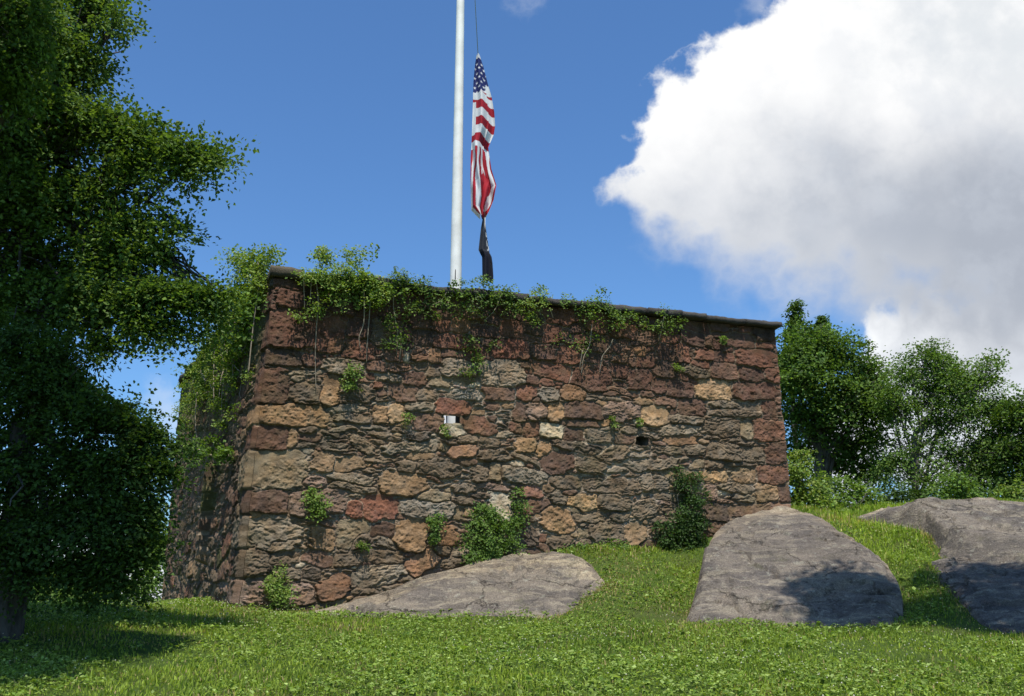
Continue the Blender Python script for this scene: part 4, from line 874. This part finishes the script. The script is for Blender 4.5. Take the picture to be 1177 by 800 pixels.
# plants growing at the foot of the wall and out of its joints
def wall_plant(px, py, blobs, label, seed, cols=MID_GREEN, leaf=0.045, spray=0.14, per=30, name='wall_plant', cat='plant', grp='small plants rooted in the wall'):
    return vine(name, blobs, [], label, seed, leaf, cols, per, spray, grp, cat, on_wall(px, py, 0.0))
wall_plant(560, 645, [(545,600,14,18,.15), (560,590,14,16,.15), (575,605,18,24,.2), (550,620,22,34,.25), (575,625,20,28,.25), (592,600,12,14,.12), (595,580,9,9,.1), (590,565,6,4,.1), (540,635,16,18,.25), (560,640,18,20,.3), (548,585,8,6,.1)], 'bushy green ivy growing from behind the whaleback rock', 221, name='ivy_bush', cat='ivy', grp='ivy at the foot of the wall')
wall_plant(785, 640, [(785,555,14,20,.15), (790,575,20,36,.2), (785,600,22,44,.22), (775,615,22,40,.22), (795,625,14,22,.25), (760,625,14,16,.2), (800,600,10,14,.15), (755,605,9,8,.12), (780,632,20,26,.25), (795,548,10,8,.12), (775,545,8,6,.12)], 'tall dark column of ivy beside the large smooth rock slab', 222, [(0.036, 0.075, 0.016), (0.052, 0.10, 0.02), (0.07, 0.125, 0.026)], name='ivy_bush', cat='ivy', grp='ivy at the foot of the wall')
wall_plant(498, 620, [(497,603,8,9,.1), (497,615,9,9,.1), (500,595,7,5,.1)], 'small dark ivy patch beside the pale grey stone', 223)
wall_plant(320, 695, [(320,665,7,6,.15), (318,680,14,16,.25), (325,688,14,16,.3), (312,672,9,7,.2), (322,655,5,3,.1)], 'yellow-green weed in front of the bottom corner slab', 224, VINE_GREEN)
wall_plant(362, 590, [(362,575,9,10,.12), (362,588,10,12,.14), (358,567,8,6,.1), (370,580,7,6,.1)], 'tuft of grass on the long pink stone low on the left', 225, VINE_GREEN[:3])
wall_plant(402, 430, [(402,432,8,8,.1), (400,442,8,7,.1), (408,426,6,4,.1)], 'leafy tuft beside a pale block under the bushy vine', 226, VINE_GREEN[:3])
wall_plant(545, 425, [(542,422,8,6,.08), (536,430,8,5,.08), (546,414,7,4,.08)], 'mossy tuft left of the largest pale grey stone', 227, VINE_GREEN[:3])
wall_plant(508, 494, [(508,492,4,3,.1), (510,498,4,2,.1)], 'tiny fern on the sill of the loophole', 228, VINE_GREEN, 0.04, .08)
wall_plant(702, 488, [(701,482,4,3,.08), (703,487,4,2,.08)], 'tiny fern under the pinkish slab left of the dark hole', 229, VINE_GREEN, 0.04, .08)
wall_plant(733, 488, [(733,483,4,3,.08), (732,487,4,2,.08)], 'tiny fern above the dark hole', 230, VINE_GREEN, 0.04, .08)
wall_plant(775, 425, [(775,421,5,4,.08), (777,425,4,2,.08)], 'small yellow fern below the red stones at the right', 231, VINE_GREEN, 0.045, .08)
wall_plant(828, 398, [(827,392,6,3,.08), (830,388,5,2,.08)], 'thin weed under the bare coping end', 232, VINE_GREEN, 0.05, .1)
wall_plant(413, 628, [(413,626,5,4,.1), (418,628,4,3,.1)], 'little moss cushion under the round tan stone', 233, VINE_GREEN[:3], 0.035, .07)
wall_plant(467, 482, [(467,480,4,3,.1), (466,486,4,2,.1)], 'tiny weed beside the yellow stone', 234, VINE_GREEN, 0.04, .08)
wall_plant(670, 634, [(662,631,9,8,.15), (675,633,9,8,.15), (650,634,7,5,.15)], 'leafy weed at the wall foot just right of the whaleback rock', 235, MID_GREEN)
wall_plant(705, 632, [(700,629,9,8,.15), (712,630,8,7,.15), (722,632,7,5,.15)], 'leafy weed at the wall foot below two dark boulders', 236, MID_GREEN)

# ------------------------------------------------------------------ flagpole and flags
def flagpole():
    Yp = 23.0; p0 = pix(523.2, 330, Yp); p1 = pix(528.8, 0, Yp)
    d = (p1 - p0) / (p1[2] - p0[2]); zb = gz(p0[0], p0[1]); base = p0 + d * (zb - p0[2]); top = p0 + d * (22.6 - p0[2])
    root = empty('flagpole', base, 'tall white flagpole rising from inside the fort', 'flagpole')
    m = MB(); t = np.linspace(0, 1, 24)[:, None]; m.tube(base + (top - base) * t, np.interp(t[:, 0], [0, .3, 1], [0.16, 0.145, 0.075]), 20); m.build('pole', M_POLE, root)
    m = MB(); th = np.linspace(0, np.pi, 10); m.tube(top + np.stack([0 * th, 0 * th, 0.16 - 0.16 * np.cos(th)], 1), 0.16 * np.sin(th) + .003, 16); m.build('ball', M_GOLD, root)
    hz = base + (top - base) * 0.33
    m = MB(); q = hz + np.array([0, -0.16, 0]); m.tube(np.array([q + [0, 0, -.12], q + [0, -.05, -.05], q + [0, -.05, .05], q + [0, 0, .12]]), 0.012, 6); m.build('cleat', M_DARK, root)
    f0 = pix(549, 64, 22.8); f1 = pix(557, 250, 22.8); f2 = pix(556, 326, 22.8); q2 = base + (top - base) * 0.2 + [0.16, -.03, 0]
    m = MB(); m.tube(np.array([top + [.1, -.05, -.1], (top + f0) / 2 + [.02, 0, 0], f0]), 0.011, 6); m.tube(np.array([f0 + [0, .03, 0], (f0 + f1) / 2 + [-.05, .1, 0], f1]), 0.010, 6); m.tube(np.array([f1, f2, (f2 + q2) / 2 + [.05, 0, 0], q2]), 0.010, 6)
    m.build('halyard', M_ROPE, root)
    return root
flagpole()
RED, WHT, BLU = np.array([0.42, 0.022, 0.035]), np.array([0.80, 0.79, 0.77]), np.array([0.022, 0.032, 0.13])
def star_mask(x, y):
    """x, y in star radii"""
    th = np.arctan2(x, y); r = np.hypot(x, y); k = np.mod(th, 2 * np.pi / 5); k = np.minimum(k, 2 * np.pi / 5 - k)
    # edge of a five pointed star between tip (r=1, angle 0) and notch (r=.382, angle 36 deg)
    ax, ay = 1.0, 0.0; bx, by = .382 * np.cos(np.pi / 5), .382 * np.sin(np.pi / 5); px_, py_ = r * np.cos(k), r * np.sin(k)
    return ((bx - ax) * (py_ - ay) - (by - ay) * (px_ - ax)) > 0
def us_flag():
    """limp flag: the sheet gathers at the top corner and hangs in deep folds"""
    nb, na = 420, 150; b, a = np.meshgrid(np.linspace(0, 1, nb), np.linspace(0, 1, na), indexing='ij')
    Yf = 22.8; yp = 62 + b * 188
    left = np.interp(yp, [62, 75, 95, 120, 150, 180, 215, 240, 250], [547.5, 545.5, 543.8, 543, 542, 540.5, 540, 541, 551])
    right = np.interp(yp, [62, 75, 95, 108, 125, 140, 150, 165, 190, 210, 228, 240, 250], [550.5, 555, 560.5, 564.5, 567.5, 568.5, 567, 560.5, 564, 570, 567, 562, 556])
    fold = (1 - np.cos(2 * np.pi * (1.5 * a))) / 2
    # across the visible face the cloth passes back and forth: front panel, tuck, second panel
    tri = np.where(a < .5, a / .5 * 0.72, np.where(a < .68, 0.72 - (a - .5) / .18 * 0.30, 0.42 + (a - .68) / .32 * 0.58))
    x = left + (right - left) * tri
    depth = 0.15 * np.sin(2 * np.pi * (a * 2.2 + 0.35 * b)) * (0.25 + b) + 0.07 * np.sin(2 * np.pi * (a * 4 - b * 1.6) + 3 * fbm(a * 2, b * 4, seed=6, oct=2)) * b - np.where(a < .5, 0.10, np.where(a < .68, 0.10 - (a - .5) / .18 * .22, -0.12 + 0 * a)) * np.clip(b * 4, 0, 1)
    A = np.array([pix(p, q, Yf) for p, q in zip(x.ravel()[::1], yp.ravel()[::1])]); A = A.reshape(nb, na, 3); A[..., 1] += depth
    # cloth coordinates: near the hoist corner stripes sweep across, lower down they fall along the folds
    f = sstep(b, 0.50, 0.66)
    sw = (yp - 105) / 9.6 + 0.42 * (1 - (x - left) / (right - left + 1e-6)) * 1.6 - 0.7      # diagonal stripes of the upper half
    vert = 13.0 * (a + 0.06 * np.sin(a * 9 + 2)) + 2.2 * b + 0.8 * np.sin(b * 9 + a * 5) + 1.2 * fbm(a * 3, b * 6, seed=2, oct=2)                                          # hanging stripes of the lower half
    sidx = np.where(b < 0.245, 0, np.floor(np.where(f > 0.5, vert, sw)).astype(int))
    col = np.where((sidx % 2 == 0)[..., None], WHT, RED)
    lower_red = (f > .5) & ((a > .44) & (a < .70)); col = np.where(lower_red[..., None], RED, col)
    hoist = (tri < 0.16) & (b > 0.30) & (b < 0.50); col = np.where(hoist[..., None], WHT, col)
    can = (yp < 107 + 4 * np.sin(a * 5) - 7 * (x - left) / (right - left + 1e-6)); col = np.where(can[..., None], BLU, col)
    sx = (x - 540) / 5.2; sy = (yp - 60) / 5.6; row = np.floor(sy).astype(int); sxx = sx + 0.5 * (row % 2); fx, fy = sxx - np.floor(sxx) - .5, sy - np.floor(sy) - .5
    st = star_mask(fx / 0.34, -fy / 0.34) & can & (yp > 72); col = np.where(st[..., None], WHT, col)
    head = yp < 67; col = np.where(head[..., None], WHT * .9, col)
    return tag(mesh_np('flag', A.reshape(-1, 3), gridfaces(na, nb), M_CLOTH, None, True, col.reshape(-1, 3)), 'American flag hanging limp at half staff, red and white folds below a starry blue corner', 'flag')
us_flag()
def black_flag():
    nb, na = 160, 70; b, a = np.meshgrid(np.linspace(0, 1, nb), np.linspace(0, 1, na), indexing='ij'); Yf = 22.8; yp = 250 + b * 73
    left = np.interp(yp, [250, 262, 288, 291, 296, 322], [554.5, 552.5, 549.5, 551, 553.6, 554]); right = np.interp(yp, [250, 265, 288, 293, 300, 315, 323], [556.5, 558.5, 562, 564.5, 565.5, 566.5, 566])
    low = np.where(a < .35, 0, 1)
    tri = np.where(a < .55, a / .55 * .8, np.where(a < .7, .8 - (a - .55) / .15 * .4, .4 + (a - .7) / .3 * .6))
    x = left + (right - left) * tri; yp2 = yp + 2.2 * np.sin(a * 7) * sstep(b, .8, 1)
    A = np.array([pix(p, q, Yf) for p, q in zip(x.ravel(), yp2.ravel())]).reshape(nb, na, 3)
    A[..., 1] += 0.05 * np.sin(2 * np.pi * (a * 2 + b * .4)) - np.where(a < .55, .08, np.where(a < .7, .08 - (a - .55) / .15 * .2, -.1))* np.clip(b * 4, 0, 1)
    col = np.where((b < .55)[..., None], np.array([.045, .047, .055]), np.array([.014, .015, .022])) * np.ones((nb, na, 3))
    e = (fbm(a * 14, b * 20, seed=5, oct=2) > -.1) & (tri > .80) & (b > .22) & (b < .5); col = np.where(e[..., None], WHT * .85, col)
    return tag(mesh_np('flag', A.reshape(-1, 3), gridfaces(na, nb), M_CLOTH, None, True, col.reshape(-1, 3)), 'small black flag furled below the American flag, a sliver of white emblem showing', 'flag')
black_flag()

# ------------------------------------------------------------------ meadow
def scatter(n, y0, y1, r, spread=0.60):
    y = np.sqrt(r.uniform(y0 ** 2, y1 ** 2, n)); x = r.uniform(-1, 1, n) * (y * spread + 0.6); ok = ~in_fort(x, y, -0.05); return x[ok], y[ok]
def grass():
    r = np.random.default_rng(71); x, y = scatter(430000, 7.8, 23.5, r)
    cl = fbm(x * 1.3, y * 1.3, seed=81, oct=3); keep = r.random(len(x)) < 0.62 + 0.7 * cl + 0.15; x, y, cl = x[keep], y[keep], cl[keep]
    z = ground(x, y); n = len(x)
    h = r.gamma(6, 0.0076, n) * (1 + 0.45 * cl)
    pxx = 588 + F * x / (y * cp + (z - EYE) * sp)
    pyy = 400 - F * ((z - EYE) * cp - y * sp) / (y * cp + (z - EYE) * sp)
    tall = sstep(pxx, 915, 960) * sstep(pxx, 1085, 1050) * sstep(y, 15.5, 17.5); h = h * (1 + 1.0 * tall)
    tall2 = (np.abs(x * 0 + (x - BL[0]) * nF[0] + (y - BL[1]) * nF[1]) < 0.45) & (pxx > 600) & (pxx < 800); h = np.where(tall2, h * 1.7, h)
    w = 0.0042 + 0.0032 * r.random(n) + y * 0.00012
    az = r.uniform(0, 2 * np.pi, n); lean = np.abs(r.normal(0.45, 0.35, n)); D = np.stack([np.cos(az), np.sin(az), 0 * az], 1); X = np.stack([-np.sin(az), np.cos(az), 0 * az], 1)
    B = np.stack([x, y, z - 0.012], 1); U = np.array([0, 0, 1.0])
    m1 = B + U * (h * 0.55 * np.cos(lean * .6))[:, None] + D * (h * 0.5 * np.sin(lean * .6))[:, None]
    tp = m1 + U * (h * 0.5 * np.cos(lean * 1.5))[:, None] + D * (h * 0.55 * np.sin(lean * 1.5))[:, None]
    V = np.stack([B - X * w[:, None], B + X * w[:, None], m1 + X * w[:, None] * .8, m1 - X * w[:, None] * .8, tp], 1).reshape(-1, 3)
    i = np.arange(n)[:, None] * 5; Q = (i + np.array([[0, 1, 2, 3]])); T = i + np.array([[3, 2, 4]])
    g1, g2, g3, dry = np.array([.22, .305, .038]), np.array([.30, .385, .05]), np.array([.11, .18, .028]), np.array([.36, .29, .13])
    f = np.clip(0.5 + 0.9 * fbm(x * .8, y * .8, seed=83, oct=3) + 0.22 * r.normal(size=n), 0, 1)[:, None]
    c = g3 * (1 - f) + g2 * f; c = np.where((r.random(n) < .3)[:, None], g1, c) * (1 + .18 * r.normal(size=(n, 1))).clip(.5, 1.6)
    fd = np.full(n, 9.0)
    for rk in (rA, rB, rC, rD):
        for e_ in ('front', 'crest'):
            for q_ in catmull([pix(*p_) for p_ in rk[e_]], 60): fd = np.minimum(fd, (x - q_[0]) ** 2 + (y - q_[1]) ** 2)
    edge_ = np.exp(-fd / 0.16 ** 2)
    def blot(cx, cy, rx, ry): return np.exp(-(((pxx - cx) / rx) ** 2 + ((pyy - cy) / ry) ** 2))
    dr = np.clip(0.05 + 0.8 * blot(692, 690, 34, 22) + 0.7 * blot(712, 655, 40, 14) + 0.75 * blot(315, 703, 50, 5) + .5 * blot(650, 712, 60, 7) + .35 * blot(470, 706, 90, 4) + .38 * np.clip(fbm(x * .9 + 5, y * .9, seed=88, oct=2), 0, 1) + 0.55 * edge_, 0, .85)
    c = np.where((r.random(n) < dr)[:, None], dry * (1 + .25 * r.normal(size=(n, 1))).clip(.5, 1.5), c)
    c = c * (1 + 0.25 * tall[:, None] * np.array([1, 1, .5]))
    tag(mesh_np('grass', V, [Q, T], M_GRASS, None, True, np.repeat(c, 5, axis=0)), 'green uncut grass covering the slope', 'grass', kind='stuff')
def clover():
    r = np.random.default_rng(72); x, y = scatter(90000, 7.8, 19, r)
    cl = fbm(x * 0.9, y * 0.9, seed=85, oct=3); keep = r.random(len(x)) < .45 + 1.4 * cl; x, y = x[keep], y[keep]
    z = ground(x, y) + r.uniform(.035, .085, len(x)); n = len(x)
    P = np.repeat(np.stack([x, y, z], 1), 3, axis=0); N = np.array([0, 0, 1.0]) + 0.42 * r.normal(size=(n * 3, 3))
    sz = np.repeat(r.gamma(5, .0050, n), 3)
    big = np.repeat(r.random(n) < .06, 3); sz = np.where(big, sz * 1.45, sz)
    V, T, cc = leaf_mesh(P, N, sz, tints(n * 3, [(.17, .26, .04), (.25, .34, .06), (.36, .45, .14), (.11, .19, .032)], r, .2), r, 0.0, 0.42, .06)
    tag(mesh_np('clover', V, T, M_GRASS, None, False, cc), 'clover and broad-leaved weeds among the grass', 'clover', kind='stuff')
def flowers():
    r = np.random.default_rng(73); x, y = scatter(3600, 8, 18.5, r); cl = fbm(x * .7, y * .7, seed=87, oct=2); keep = r.random(len(x)) < .25 + 1.2 * cl; x, y = x[keep], y[keep]
    z = ground(x, y) + r.uniform(.07, .12, len(x)); n = len(x)
    o = np.array([[1, 0, 0], [-1, 0, 0], [0, 1, 0], [0, -1, 0], [0, 0, 1], [0, 0, -1]], float); s = r.uniform(.006, .011, n)
    V = (np.stack([x, y, z], 1)[:, None] + o[None] * s[:, None, None]).reshape(-1, 3); t = np.array([[0, 2, 4], [2, 1, 4], [1, 3, 4], [3, 0, 4], [2, 0, 5], [1, 2, 5], [3, 1, 5], [0, 3, 5]])
    T = (np.arange(n)[:, None, None] * 6 + t[None]).reshape(-1, 3)
    c = np.tile(np.array([.62, .60, .52]), (n * 6, 1))
    tag(mesh_np('clover_flowers', V, T, M_GRASS, None, True, c), 'tiny white clover flowers scattered in the grass', 'flowers', kind='stuff')
grass(); clover(); flowers()
